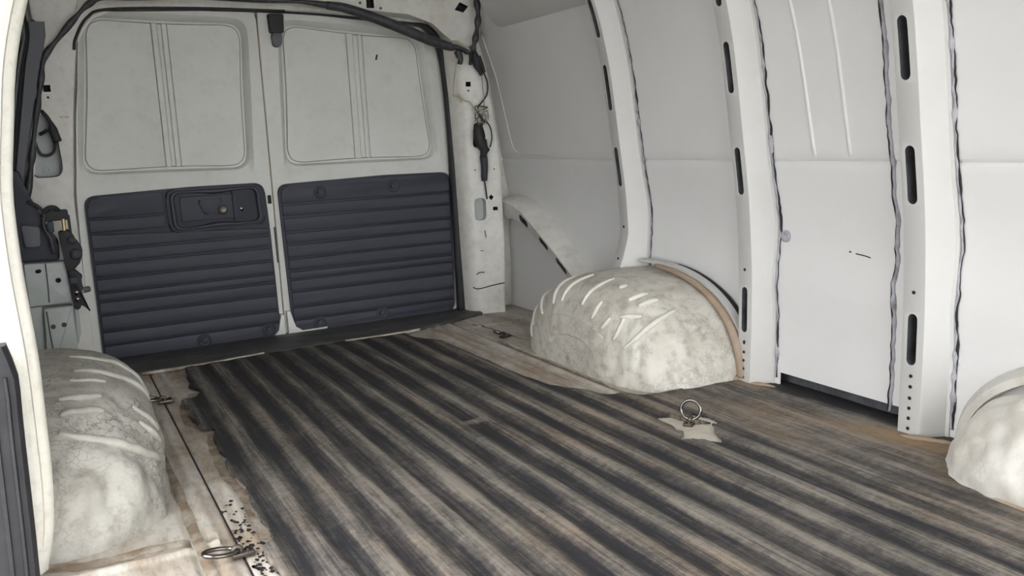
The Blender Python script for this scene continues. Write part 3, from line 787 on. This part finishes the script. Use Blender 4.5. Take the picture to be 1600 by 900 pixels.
# weatherstrip around the right door edge
ws = tube('weatherstrip', [(0.10, -0.022, 1.226), (0.30, -0.022, 1.215), (0.50, -0.024, 1.199), (0.61, -0.026, 1.190), (0.662, -0.028, 1.176), (0.700, -0.030, 1.132), (0.722, -0.032, 1.06), (0.734, -0.034, 0.93), (0.741, -0.034, 0.75), (0.743, -0.034, 0.45), (0.743, -0.034, 0.20), (0.743, -0.034, 0.0)], lambda t: 0.004 + 0.013 * min(1, max(0, (t - 0.25) * 5)), M_RUBBER, None, 10, 6)
tag(ws, 'black rubber weatherstrip down the right edge of the rear doors', 'weatherstrip')
ws2 = tube('weatherstrip', [(-0.628, -0.022, 1.09), (-0.618, -0.022, 1.13), (-0.575, -0.022, 1.197), (-0.50, -0.022, 1.226), (-0.20, -0.022, 1.234), (0.10, -0.022, 1.230)], lambda t: 0.005, M_RUBBER, None, 8, 8)
tag(ws2, 'thin black rubber weatherstrip along the top of the left rear door', 'weatherstrip')

# ------------------------------------------------------------------ wiring harness over the doors
wh = empty('wiring_harness', (0.1, -0.14, 1.2))
tag(wh, 'thick black taped wiring harness running over the rear doors', 'wiring')
tube('left_run', [(-0.826, -0.125, 0.610), (-0.805, -0.125, 0.70), (-0.795, -0.125, 0.75), (-0.768, -0.125, 0.874), (-0.752, -0.125, 0.94), (-0.738, -0.125, 1.00), (-0.722, -0.125, 1.058), (-0.68, -0.13, 1.11), (-0.62, -0.135, 1.178), (-0.575, -0.14, 1.222), (-0.52, -0.14, 1.245), (-0.345, -0.14, 1.252), (-0.043, -0.14, 1.252), (0.14, -0.142, 1.246), (0.262, -0.145, 1.232)], lambda t: 0.0095 + 0.0025 * math.sin(t * 60), M_TAPE, wh, 10, 6)
tube('sagging_run', [(0.225, -0.146, 1.236), (0.30, -0.146, 1.226), (0.409, -0.148, 1.192), (0.50, -0.15, 1.160), (0.561, -0.15, 1.137), (0.63, -0.15, 1.110), (0.69, -0.152, 1.092), (0.721, -0.155, 1.085)], lambda t: 0.015 + 0.006 * math.sin(PI * t), M_TAPE, wh, 12, 6)
tube('corner_run', [(0.715, -0.155, 1.090), (0.75, -0.17, 1.078), (0.780, -0.178, 1.066), (0.790, -0.19, 1.080), (0.796, -0.20, 1.110), (0.808, -0.20, 1.163), (0.814, -0.20, 1.212), (0.808, -0.20, 1.265), (0.800, -0.20, 1.30)], lambda t: 0.011 + 0.003 * math.sin(t * 40), M_TAPE, wh, 10, 6)
for k in range(7):
    a = random.uniform(-0.012, 0.012)
    tube('loose_strand', [(0.71, -0.165, 1.10 + a), (0.73, -0.18, 1.095 + a * 1.4), (0.755, -0.185, 1.082 + a), (0.78, -0.185, 1.07 + a * 0.6)], 0.003, [M_WIRE_G, M_WIRE_B, M_WIRE_T][k % 3], wh, 6, 5)
tube('tape_tail', [(0.735, -0.16, 1.07), (0.742, -0.165, 1.04), (0.74, -0.16, 1.02)], lambda t: 0.016 - 0.006 * t, M_TAPE, wh, 8, 5)

# dangling wires with connectors on the right corner pillar
dw = empty('dangling_wires', (0.82, -0.17, 0.7))
tag(dw, 'tangle of thin loose wires hanging down the right corner pillar', 'wiring')
tube('connector_sleeve', [(0.800, -0.175, 1.07), (0.803, -0.178, 1.04), (0.812, -0.178, 1.005), (0.826, -0.178, 0.975)], lambda t: 0.008 + 0.010 * math.sin(PI * min(1, t * 1.2)), M_RUBBER, dw, 10, 5)
tube('connector_sleeve', [(0.82, -0.175, 1.05), (0.832, -0.178, 1.01), (0.838, -0.178, 0.985)], 0.007, M_RUBBER, dw, 8, 5)
tube('connector_sleeve', [(0.785, -0.175, 1.062), (0.780, -0.178, 1.03), (0.777, -0.178, 1.015)], 0.006, M_RUBBER, dw, 8, 5)
def wire(pts, r, m_): tube('wire', pts, r, m_, dw, 6, 6)
wire([(0.836, -0.178, 0.985), (0.850, -0.178, 0.945), (0.846, -0.176, 0.90), (0.822, -0.172, 0.868), (0.806, -0.17, 0.850), (0.812, -0.168, 0.82), (0.822, -0.168, 0.79), (0.818, -0.168, 0.765)], 0.0032, M_WIRE_B)
wire([(0.826, -0.178, 0.975), (0.828, -0.178, 0.93), (0.832, -0.175, 0.88), (0.830, -0.172, 0.83), (0.815, -0.17, 0.80), (0.806, -0.168, 0.77)], 0.0022, M_WIRE_G)
wire([(0.735, -0.17, 1.06), (0.722, -0.16, 1.00), (0.716, -0.15, 0.95), (0.712, -0.145, 0.90)], 0.0028, M_WIRE_T)
wire([(0.728, -0.15, 0.905), (0.752, -0.155, 0.880), (0.776, -0.16, 0.872), (0.79, -0.165, 0.845), (0.795, -0.165, 0.82)], 0.0026, M_WIRE_T)
wire([(0.712, -0.145, 0.90), (0.735, -0.15, 0.893), (0.742, -0.15, 0.872)], 0.0022, M_WIRE_T)
random.seed(5)
for k in range(6):
    p = [(0.815 + random.uniform(-0.028, 0.03), -0.168 - random.uniform(0, 0.02), 0.815 + random.uniform(-0.035, 0.04)) for _ in range(5)]
    wire(p, 0.002, [M_WIRE_B, M_WIRE_G, M_WIRE_T][k % 3])
wire([(0.832, -0.175, 0.80), (0.852, -0.178, 0.77), (0.858, -0.178, 0.73), (0.852, -0.176, 0.70), (0.85, -0.172, 0.69)], 0.003, M_WIRE_B)
tube('connector_bundle', [(0.812, -0.165, 0.785), (0.802, -0.168, 0.76), (0.806, -0.17, 0.72), (0.820, -0.17, 0.69), (0.838, -0.172, 0.672)], lambda t: 0.013 + 0.009 * math.sin(PI * t), M_RUBBER, dw, 10, 5)
tube('connector_bundle', [(0.818, -0.172, 0.72), (0.822, -0.172, 0.68), (0.818, -0.172, 0.655)], lambda t: 0.018 - 0.004 * t, M_RUBBER, dw, 10, 5)
tube('connector_plug', [(0.822, -0.165, 0.655), (0.824, -0.165, 0.61), (0.822, -0.163, 0.575), (0.822, -0.163, 0.555)], lambda t: 0.017 - 0.005 * t, M_BLACKD, dw, 8, 4)
wire([(0.822, -0.163, 0.56), (0.826, -0.16, 0.53), (0.830, -0.158, 0.50), (0.832, -0.158, 0.48)], 0.0035, M_WIRE_B)

# ------------------------------------------------------------------ side pillars (hat sections)
def pillar(label, yr, width, z0, z1, slots, dots, bend=None, steps=60):
    t = empty('pillar', (prof(0.0), yr - width / 2, 0.0))
    tag(t, label, 'pillar', 'slotted wall pillars on the right side')
    secs = []
    for z in lin(z0, z1, steps):
        xi = prof(z) + (bend(z) if bend else 0.0)
        xs_ = skin(z) + 0.004
        yf = yr - width
        fl_ = 0.016
        secs.append([(xs_, yr + 0.020, z), (xs_ - 0.010, yr + 0.019, z), (xs_ - 0.011, yr + 0.010, z), (xi + 0.010, yr + 0.002, z), (xi + 0.002, yr, z), (xi, yr - 0.003, z),
                     (xi, yf + 0.0015, z), (xi + 0.0015, yf, z), (xi + 0.008, yf - 0.003, z), (xs_ - 0.012, yf - 0.026, z), (xs_ - 0.010, yf - 0.034, z), (xs_, yf - 0.035, z)])
    body = loft('pillar_body', secs, M_PILLAR, t)
    cs = []
    for (za, zb, r) in slots:
        yc = yr - width * 0.46
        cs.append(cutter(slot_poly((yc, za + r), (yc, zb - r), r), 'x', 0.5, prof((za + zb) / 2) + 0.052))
    cut(body, cs)
    for z in dots:
        lathe('punched_hole', [(0.0042, 0), (0.0042, 0.0015)], (prof(z) + (bend(z) if bend else 0) - 0.0008, yr - width * 0.5, z), (-1, 0, 0), M_DARK, t, 10)
    # seam sealer along both flanges
    for (yy, sd) in ((yr + (0.070 if yr < -2 else 0.021), 1), (yr - width - 0.037, 2)):
        pts = []
        for k in range(110):
            z = max(z0, 0.03) + (z1 - max(z0, 0.03)) * k / 109
            pts.append((skin(z) - 0.001, yy + 0.006 * noise.noise(Vector((z * 22, yr * 3, sd))) + 0.003 * noise.noise(Vector((z * 60, yr, sd))), z))
        sl = tube('sealer_bead', pts, (lambda t_, s=sd: (0.0035 + 0.009 * abs(noise.noise(Vector((t_ * 26, yr, s * 3.0)))) ** 1.2) * (1.1 if (s == 1 and yr < -2) else 1.0)), M_SEAL, t, 6, 2)
        pts2 = [(p[0] - 0.002, p[1] + (0.006 if sd == 1 else -0.005), p[2]) for p in pts]
        tube('sealer_crack', pts2, (lambda t_, s=sd: 0.0008 + 0.0045 * abs(noise.noise(Vector((t_ * 17, yr, s * 5.0))))), M_DARK, t, 5, 2)
    return t
dots = [0.125, 0.098, 0.074, 0.050, 0.026]
p3 = pillar('wide white wall pillar nearest the camera, left of the filler housing', -2.100, 0.060, 0.0, 1.30, [(0.815, 0.950, 0.0125), (0.545, 0.675, 0.0125), (0.175, 0.295, 0.0125)], [0.345, 0.150] + dots)
p2 = pillar('white slotted wall pillar just ahead of the wheel arch, sealer bulging beside it', -1.547, 0.056, 0.0, 1.30, [(1.045, 1.15, 0.011), (0.82, 0.955, 0.011), (0.545, 0.675, 0.011), (0.155, 0.285, 0.011)], [0.335, 0.128] + dots)
def bend1(z): return -0.055 * max(0, (0.40 - z) / 0.15) ** 1.3 if z < 0.40 else 0.0
p1 = pillar('white slotted wall pillar standing on top of the wheel arch', -0.962, 0.052, 0.255, 1.30, [(1.03, 1.15, 0.010), (0.80, 0.945, 0.010), (0.55, 0.68, 0.010)], [0.415, 0.31], bend1)
lathe('grommet', [(0.017, 0), (0.017, 0.004), (0.012, 0.006), (0.006, 0.003)], (skin(0.42) - 0.001, -1.665, 0.430), (-1, 0, 0), M_SEAL, p2, 16)
# rusty feet
smear('rusty_foot', [(0.93, -1.575, 0.008), (0.935, -1.61, 0.010), (0.955, -1.65, 0.010), (0.965, -1.69, 0.006)], lambda t: 0.008 * math.sin(PI * min(0.95, max(0.05, t))) * (1 + 0.5 * noise.noise(Vector((t * 9, 1, 1)))), p2)
smear('rusty_foot', [(0.915, -2.10, 0.006), (0.912, -2.14, 0.010), (0.925, -2.18, 0.012), (0.95, -2.22, 0.010), (0.985, -2.25, 0.006)], lambda t: 0.010 * math.sin(PI * min(0.95, max(0.05, t))) * (1 + 0.5 * noise.noise(Vector((t * 9, 2, 1)))), p3)

# diagonal brace from the corner pillar to the wheel arch
bt = [(0.955, -0.120, 0.435), (0.955, -0.20, 0.432), (0.955, -0.30, 0.405), (0.955, -0.42, 0.345), (0.955, -0.53, 0.285), (0.955, -0.62, 0.232), (0.955, -0.68, 0.195)]
bp_ = spline(bt, 6)
secs = []
for i, p in enumerate(bp_):
    t_ = (bp_[min(i + 1, len(bp_) - 1)] - bp_[max(i - 1, 0)]).normalized()
    nrm = Vector((0, -t_.z, t_.y)).normalized()
    if nrm.z < 0: nrm = -nrm
    hw = 0.047 - 0.014 * min(1, i / 18)
    sk = skin(p.z) + 0.002
    def q(d, x): return (x, p.y + nrm.y * d, p.z + nrm.z * d)
    secs.append([q(hw, sk), q(hw - 0.002, 0.955), q(hw - 0.014, 0.915), q(hw - 0.019, 0.910), q(-hw + 0.010, 0.922), q(-hw + 0.003, 0.926), q(-hw, 0.945), q(-hw, sk)])
br = loft('brace', secs, M_CORNER, None)
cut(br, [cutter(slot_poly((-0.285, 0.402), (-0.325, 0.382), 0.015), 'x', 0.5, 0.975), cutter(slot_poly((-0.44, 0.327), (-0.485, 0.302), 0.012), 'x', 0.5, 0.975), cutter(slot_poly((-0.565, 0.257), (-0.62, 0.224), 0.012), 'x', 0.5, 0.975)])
tag(br, 'white diagonal brace running from the corner pillar down to the wheel arch', 'brace')

# ------------------------------------------------------------------ wheel arches
class Arch:
    def __init__(s, side, yc, a, h, xw, W, e=0.5, ey=0.9, dent=0.004, seed=0.0, ez=0.9, crum=0.0):
        s.crum = crum
        s.side, s.yc, s.a, s.h, s.xw, s.W, s.e, s.ey, s.dent, s.seed, s.ez = side, yc, a, h, xw, W, e, ey, dent, seed, ez
    def S(s, th, ph, off=0.0):
        # th 0 = rear end, pi = front end; ph 0 = at the wall, pi/2 = centre of the inner face
        def raw(th, ph):
            c, sn = math.cos(th), max(0.0, math.sin(th))
            k = max(0.0, math.cos(ph)) ** s.e
            x = s.xw - s.W * max(0.0, math.sin(ph)) ** s.e
            return Vector((s.side * x, s.yc + s.a * math.copysign(abs(c) ** s.ey, c) * k, s.h * sn ** s.ez * k))
        p = raw(th, ph)
        if s.dent or off:
            d = 0.01
            n = (raw(min(PI, th + d), ph) - raw(max(0, th - d), ph)).cross(raw(th, min(PI / 2, ph + d)) - raw(th, max(0, ph - d)))
            if n.length > 1e-12:
                n.normalize()
                if n.z < -0.01 or (abs(n.z) <= 0.01 and n.x * s.side > 0): n = -n
                dn = s.dent * (noise.noise(Vector((p.x * 9 + s.seed, p.y * 9, p.z * 9))) + 0.7 * noise.noise(Vector((p.x * 23 + s.seed, p.y * 23, p.z * 23))))
                fr_ = min(1.0, max(0.0, (th - 1.75) / 0.6))
                cr_ = s.crum * fr_ * (abs(noise.noise(Vector((p.x * 15 + s.seed, p.y * 15, p.z * 7)))) * 2 - 0.5 + 0.6 * noise.noise(Vector((p.x * 38, p.y * 38 + s.seed, p.z * 16))))
                p = p + n * (dn + off + cr_)
        return p
    def body(s, parent, material, n=150, m_=70):
        v = []; f = []
        for i in range(n + 1):
            for j in range(m_ + 1):
                ph = (PI / 2) * (j / m_)
                p = s.S(PI * i / n, ph)
                if i in (0, n): p.z = -0.004
                v.append(p)
        for i in range(n):
            for j in range(m_): f.append((i * (m_ + 1) + j, i * (m_ + 1) + j + 1, (i + 1) * (m_ + 1) + j + 1, (i + 1) * (m_ + 1) + j))
        return mesh('arch_shell', v, f, material, parent, 'all')
    def rib(s, parent, th0, th1, p0, p1, r=0.007, material=None):
        pts = [s.S(th0 + (th1 - th0) * k / 12, p0 + (p1 - p0) * k / 12, 0.0005) for k in range(13)]
        return tube('pressed_rib', pts, lambda t: r * (0.35 + 0.65 * math.sin(PI * min(0.98, max(0.02, t))) ** 0.5), material or M_ARCHRIB, parent, 8, 2)
D = math.radians
# right
ra = empty('wheel_arch', (0.80, -1.12, 0.0))
tag(ra, 'scuffed off-white wheel arch with pressed ribs below the right wall', 'wheel arch', 'rear wheel arches')
A = Arch(1, -1.125, 0.425, 0.288, 0.985, 0.352, 0.46, 0.85, 0.003, 2.0, crum=0.006)
A.body(ra, M_ARCH)
for t0, p0, t1, p1 in ((12, 62, 26, 40), (24, 60, 34, 30), (46, 65, 46, 27), (66, 62, 68, 20), (76, 60, 82, 20), (94, 60, 94, 20), (108, 67, 106, 49), (122, 68, 121, 56), (137, 67, 126, 48)):
    A.rib(ra, D(t0), D(t1), D(p0), D(p1))
A.rib(ra, D(148), D(133), D(63), D(13), 0.009)
for t0, p0, t1, p1 in ((105, 29, 105, 23), (117, 34, 117, 19), (124, 32, 124, 18), (124, 51, 131, 36)): A.rib(ra, D(t0), D(t1), D(p0), D(p1), 0.008)
# stamped step on the inner face
def patch(arch, parent, th0, th1, p0, p1, off_, material, name='stamped_panel', n=16, m_=10):
    v = []; f = []
    for i in range(n + 1):
        for j in range(m_ + 1):
            e_ = 0.0 if i in (0, n) or j in (0, m_) else 1.0
            v.append(arch.S(th0 + (th1 - th0) * i / n, p0 + (p1 - p0) * j / m_, off_ if e_ else -0.003))
    for i in range(n):
        for j in range(m_): f.append((i * (m_ + 1) + j, i * (m_ + 1) + j + 1, (i + 1) * (m_ + 1) + j + 1, (i + 1) * (m_ + 1) + j))
    return mesh(name, v, f, material, parent, True)
patch(A, ra, D(22), D(136), D(71), D(84), 0.006, M_ARCH)
fl_pts = []
for k in range(40):
    th = D(84) + D(93) * k / 39
    c, sn = math.cos(th), math.sin(th)
    fl_pts.append((0.958, -1.125 + 0.445 * math.copysign(abs(c) ** 0.85, c), 0.300 * sn ** 0.9 + 0.004))
def ribbon(name, pts, xo, dr, material, parent, th_=0.006):
    secs = []
    for p in pts:
        d = Vector((0, p[1] + 1.125, p[2] + 0.001)).normalized()
        secs.append([(p[0] - xo, p[1], p[2]), (p[0] + xo, p[1], p[2]), (p[0] + xo, p[1] + d.y * dr, p[2] + d.z * dr), (p[0] - xo, p[1] + d.y * dr, p[2] + d.z * dr)])
    return loft(name, secs, material, parent)
ribbon('arch_flange', fl_pts, 0.012, 0.010, M_PILLAR, ra)
ribbon('flange_gap', [(p[0] + 0.022, p[1], p[2]) for p in fl_pts[6:]], 0.009, 0.006, M_DARK, ra)
tube('brown_sealant', [(p[0] - 0.024, p[1] + 0.004, p[2] - 0.002) for p in fl_pts[4:]], lambda t: 0.007 + 0.008 * t + 0.002 * noise.noise(Vector((t * 12, 0, 3))), M_RUST, ra, 8, 2)
smear('rusty_foot', [(0.86, -1.525, 0.006), (0.91, -1.535, 0.012), (0.95, -1.55, 0.016), (0.975, -1.575, 0.010)], lambda t: 0.016 * math.sin(PI * min(0.95, max(0.05, t))), ra)
smear('rusty_foot', [(0.955, -1.50, 0.05), (0.965, -1.53, 0.035), (0.97, -1.55, 0.012)], 0.009, ra)
# left
la = empty('wheel_arch', (-0.80, -1.20, 0.0))
tag(la, 'dirty off-white wheel arch with crumpled base beside the side door jamb', 'wheel arch', 'rear wheel arches')
B = Arch(-1, -1.215, 0.500, 0.286, 0.99, 0.382, 0.48, 0.85, 0.004, 6.0, crum=0.009)
B.body(la, M_ARCH_L)
for t0, p0, t1, p1, r in ((90, 18, 90, 72, 0.007), (101, 19, 104, 68, 0.008), (108, 17, 109, 32, 0.006), (119, 13, 119, 28, 0.009), (127, 13, 127, 28, 0.009), (122, 46, 134, 64, 0.007), (131, 48, 142, 65, 0.007)):
    B.rib(la, D(t0), D(t1), D(p0), D(p1), r, M_ARCHRIB_L)
B.rib(la, D(135), D(153), D(12), D(64), 0.011, M_ARCHRIB_L)
# fuel filler housing at the front right
fh = empty('filler_housing', (0.86, -2.65, 0.0))
tag(fh, 'rounded white filler housing bulging from the wall at the right edge', 'housing')
Cc = Arch(1, -2.67, 0.400, 0.224, 1.0, 0.250, 0.56, 0.9, 0.012, 9.0, crum=0.0)
Cc.body(fh, M_HUMP)
col_pts = []
for k in range(40):
    th = D(4) + D(172) * k / 39
    c, sn = math.cos(th), math.sin(th)
    col_pts.append((0.966, -2.67 + 0.440 * math.copysign(abs(c) ** 0.9, c), 0.252 * sn ** 0.9))
secs = []
for p in col_pts:
    d = Vector((0, p[1] + 2.67, p[2])).normalized()
    secs.append([(0.955, p[1] - d.y * 0.02, p[2] - d.z * 0.02), (0.955, p[1], p[2]), (0.99, p[1] + d.y * 0.022, p[2] + d.z * 0.022), (1.0, p[1] + d.y * 0.022, p[2] + d.z * 0.022), (1.0, p[1] - d.y * 0.02, p[2] - d.z * 0.02)])
loft('collar', secs, M_HUMP, fh)
smear('rusty_base', [(0.80, -2.37, 0.010), (0.765, -2.44, 0.012), (0.757, -2.50, 0.012), (0.752, -2.58, 0.012)], lambda t: 0.007, fh)

# ------------------------------------------------------------------ tie-down rings
def tie(label, loc, rz, tilt, ring_r=(0.030, 0.020)):
    t = empty('tie_down_ring', loc); tag(t, label, 'tie-down ring', 'floor tie-down rings')
    L_ = Vector(loc); R = Matrix.Rotation(rz, 3, 'Z')
    def W(p): return L_ + R @ Vector(p)
    # base clip
    bm = bm_box((-0.030, -0.012, 0), (0.012, 0.012, 0.009), 0.003)
    for v_ in bm.verts: v_.co = W(v_.co)
    from_bm('base_clip', bm, M_DSTEEL, t, True)
    tube('clip_loop', [W((-0.006, 0, 0.006)), W((-0.007, 0, 0.014)), W((0.0, 0, 0.019)), W((0.007, 0, 0.014)), W((0.006, 0, 0.006))], 0.005, M_DSTEEL, t, 8, 4)
    lathe('bolt', [(0.006, 0), (0.006, 0.004), (0.003, 0.005)], W((-0.020, 0, 0.009)), (0, 0, 1), M_STEEL, t, 8)
    pts = []
    for k in range(24):
        a = 2 * PI * k / 24
        lx = ring_r[0] * (1 - math.cos(a)); ly = ring_r[1] * math.sin(a)
        pts.append(W((lx * math.cos(tilt), ly, 0.012 + lx * math.sin(tilt))))
    tube('ring', pts, 0.0042, M_STEEL, t, 10, 2, True)
    return t
tie('chrome tie-down ring standing upright in a torn patch of the mat', (0.588, -1.765, 0.004), D(35), D(80), (0.024, 0.025))
tie('steel tie-down ring lying flat on the bare floor, nearest the camera', (-0.545, -1.880, 0.004), D(183), D(8), (0.030, 0.017))
tie('steel tie-down ring beside the left wheel arch near the rear doors', (-0.540, -0.720, 0.004), D(180), D(10), (0.030, 0.018))
tie('dark tie-down ring on bare metal behind the right wheel arch', (0.655, -0.60, 0.003), D(200), D(25), (0.024, 0.017))

# ------------------------------------------------------------------ left rear hardware
bk = empty('mounting_bracket', (-0.79, -0.25, 0.10))
tag(bk, 'grey painted sheet-metal bracket standing behind the left wheel arch', 'bracket')
up_ = prism('upper_plate', rounded([(-0.862, 0.405), (-0.862, 0.265), (-0.738, 0.268), (-0.737, 0.330), (-0.742, 0.402)], 0.006, 3), 'y', -0.26, -0.20, M_GREYM, bk, 0.005)
cut(up_, [cutter(slot_poly((-0.826, 0.378), (-0.820, 0.379), 0.006), 'y', -0.4, -0.235, M_DARK), cutter(slot_poly((-0.770, 0.343), (-0.769, 0.343), 0.008), 'y', -0.4, -0.235, M_DARK)])
prism('lower_plate', rounded([(-0.822, 0.258), (-0.836, 0.02), (-0.765, 0.02), (-0.740, 0.10), (-0.737, 0.258)], 0.006, 3), 'y', -0.282, -0.22, M_GREYM, bk, 0.006)
prism('side_plate', rounded([(-0.870, 0.262), (-0.870, 0.05), (-0.830, 0.05), (-0.826, 0.262)], 0.004, 3), 'y', -0.245, -0.20, M_GREYM, bk, 0.003)
prism('tab', rounded([(-0.735, 0.285), (-0.735, 0.12), (-0.722, 0.16), (-0.720, 0.275)], 0.004, 3), 'y', -0.23, -0.20, M_GREYM, bk, 0.003)
for (x, z) in ((-0.802, 0.198), (-0.770, 0.200)): lathe('dimple', [(0.008, 0), (0.006, 0.0015)], (x, -0.282, z), (0, -1, 0), M_CAV, bk, 12)
tube('fold_line', [(-0.800, -0.262, 0.40), (-0.801, -0.262, 0.34), (-0.804, -0.262, 0.275)], 0.0018, M_CAV, bk, 5, 3)
tube('fold_line', [(-0.815, -0.284, 0.25), (-0.812, -0.284, 0.14), (-0.800, -0.284, 0.03)], 0.002, M_CAV, bk, 5, 3)

hw = empty('door_hardware', (-0.80, -0.26, 0.42))
tag(hw, 'black bolted mechanism above the grey bracket in the left rear corner', 'hardware')
prism('housing', rounded([(-0.875, 0.70), (-0.875, 0.41), (-0.757, 0.405), (-0.752, 0.47), (-0.790, 0.52), (-0.795, 0.56), (-0.822, 0.62), (-0.840, 0.70)], 0.012, 3), 'y', -0.24, -0.16, M_BLACKD, hw, 0.008)
prism('cover', rounded([(-0.855, 0.53), (-0.850, 0.455), (-0.805, 0.455), (-0.800, 0.52)], 0.012, 3), 'y', -0.262, -0.235, M_GREYT, hw, 0.006)
box('crossbar', (-0.790, -0.27, 0.535), (-0.716, -0.22, 0.568), M_RUBBER, hw, 0.006)
tube('crank', [(-0.790, -0.26, 0.552), (-0.775, -0.275, 0.575), (-0.755, -0.275, 0.578), (-0.742, -0.262, 0.565)], 0.008, M_RUBBER, hw, 8, 4)
lathe('threaded_rod', [(0.006, 0), (0.006, 0.13)], (-0.735, -0.275, 0.41), (0.02, 0, 1), M_BRASS, hw, 10)
box('clamp', (-0.720, -0.262, 0.44), (-0.712, -0.225, 0.55), M_RUBBER, hw, 0.003)
prism('latch_arm', rounded([(-0.752, 0.500), (-0.722, 0.505), (-0.706, 0.480), (-0.704, 0.462), (-0.690, 0.450), (-0.688, 0.432), (-0.700, 0.395), (-0.722, 0.372), (-0.742, 0.372), (-0.748, 0.43)], 0.006, 2), 'y', -0.285, -0.235, M_RUBBER, hw, 0.005)
prism('latch_plate', rounded([(-0.742, 0.378), (-0.716, 0.372), (-0.698, 0.352), (-0.706, 0.330), (-0.700, 0.318), (-0.706, 0.296), (-0.698, 0.268), (-0.688, 0.232), (-0.712, 0.262), (-0.716, 0.246), (-0.728, 0.242), (-0.736, 0.262)], 0.003, 2), 'y', -0.280, -0.240, M_RUBBER, hw, 0.003)
lathe('roller', [(0.016, 0), (0.018, 0.004), (0.018, 0.016), (0.012, 0.020), (0.006, 0.020)], (-0.708, -0.285, 0.425), (0, -1, 0), M_BLACKD, hw, 16)
lathe('roller', [(0.012, 0), (0.013, 0.010), (0.006, 0.014)], (-0.716, -0.285, 0.470), (0, -1, 0), M_BLACKD, hw, 14)
box('pivot_block', (-0.738, -0.295, 0.330), (-0.714, -0.275, 0.352), M_BLACKD, hw, 0.004)
lathe('pivot_pin', [(0.010, 0), (0.010, 0.020), (0.006, 0.024)], (-0.702, -0.256, 0.302), (1, 0, 0.1), M_GREYT, hw, 12)
box('spring_cap', (-0.780, -0.285, 0.500), (-0.762, -0.262, 0.535), M_BLACKD, hw, 0.005)
tube('cable', [(-0.825, -0.25, 0.60), (-0.80, -0.262, 0.585), (-0.785, -0.268, 0.56), (-0.79, -0.27, 0.52), (-0.775, -0.27, 0.48), (-0.770, -0.268, 0.43)], 0.006, M_TAPE, hw, 8, 5)
for z in (0.300, 0.278): lathe('bolt', [(0.008, 0), (0.008, 0.005), (0.004, 0.007)], (-0.722, -0.282, z), (0, -1, 0), M_STEEL, hw, 10)
tube('clip', [(-0.718, -0.285, 0.420), (-0.710, -0.29, 0.424), (-0.702, -0.285, 0.420)], 0.004, M_STEEL, hw, 6, 4)

# ------------------------------------------------------------------ side door jamb and opened side door trim
jb = empty('trim_2', (-0.85, -1.75, 0.0))
tag(jb, 'bright white side door jamb at the left edge', kind='structure')
JE = [(-0.02, -0.862), (0.02, -0.850), (0.06, -0.836), (0.17, -0.826), (0.395, -0.822), (0.553, -0.829), (0.684, -0.828), (0.79, -0.812), (0.895, -0.797), (0.998, -0.768), (1.10, -0.73), (1.28, -0.65)]
secs = []
for z in lin(-0.02, 1.28, 40):
    x = sm(JE, z)
    secs.append([(x - 0.22, -1.75, z), (x - 0.034, -1.755, z), (x - 0.030, -1.748, z), (x - 0.014, -1.746, z), (x - 0.006, -1.742, z), (x, -1.732, z), (x, -1.690, z), (x - 0.006, -1.680, z), (x - 0.22, -1.680, z)])
loft('jamb_post', secs, M_JAMB, jb)
secs = []
for z in lin(0.06, 1.28, 36):
    x = sm(JE, z) - 0.016
    secs.append([(x - 0.20, -1.775, z), (x - 0.010, -1.780, z), (x - 0.002, -1.774, z), (x, -1.765, z), (x - 0.002, -1.745, z), (x - 0.20, -1.745, z)])
loft('jamb_flange', secs, M_JAMB, jb)
dt = empty('door_trim', (-0.93, -1.86, 0.0))
tag(dt, 'black plastic trim panel at the lower left edge', 'trim')
BT = [(-0.3, -0.872), (0.0, -0.866), (0.10, -0.862), (0.30, -0.857), (0.40, -0.852), (0.43, -0.858), (0.445, -0.875)]
secs = []
for z in lin(-0.3, 0.440, 26):
    x = sm(BT, z)
    secs.append([(x - 0.25, -1.84, z), (x - 0.03, -1.845, z), (x - 0.006, -1.84, z), (x, -1.832, z), (x, -1.80, z), (x - 0.25, -1.80, z)])
loft('panel', secs, M_RUBBER, dt)
for dx, wd in ((0.014, 0.008), (0.034, 0.010)):
    secs = []
    for z in lin(-0.3, 0.39, 20):
        x = sm(BT, z) - dx
        secs.append([(x - wd, -1.842, z), (x - wd + 0.002, -1.850, z), (x - 0.002, -1.850, z), (x, -1.842, z)])
    loft('vertical_rib', secs, M_RUBBER, dt)
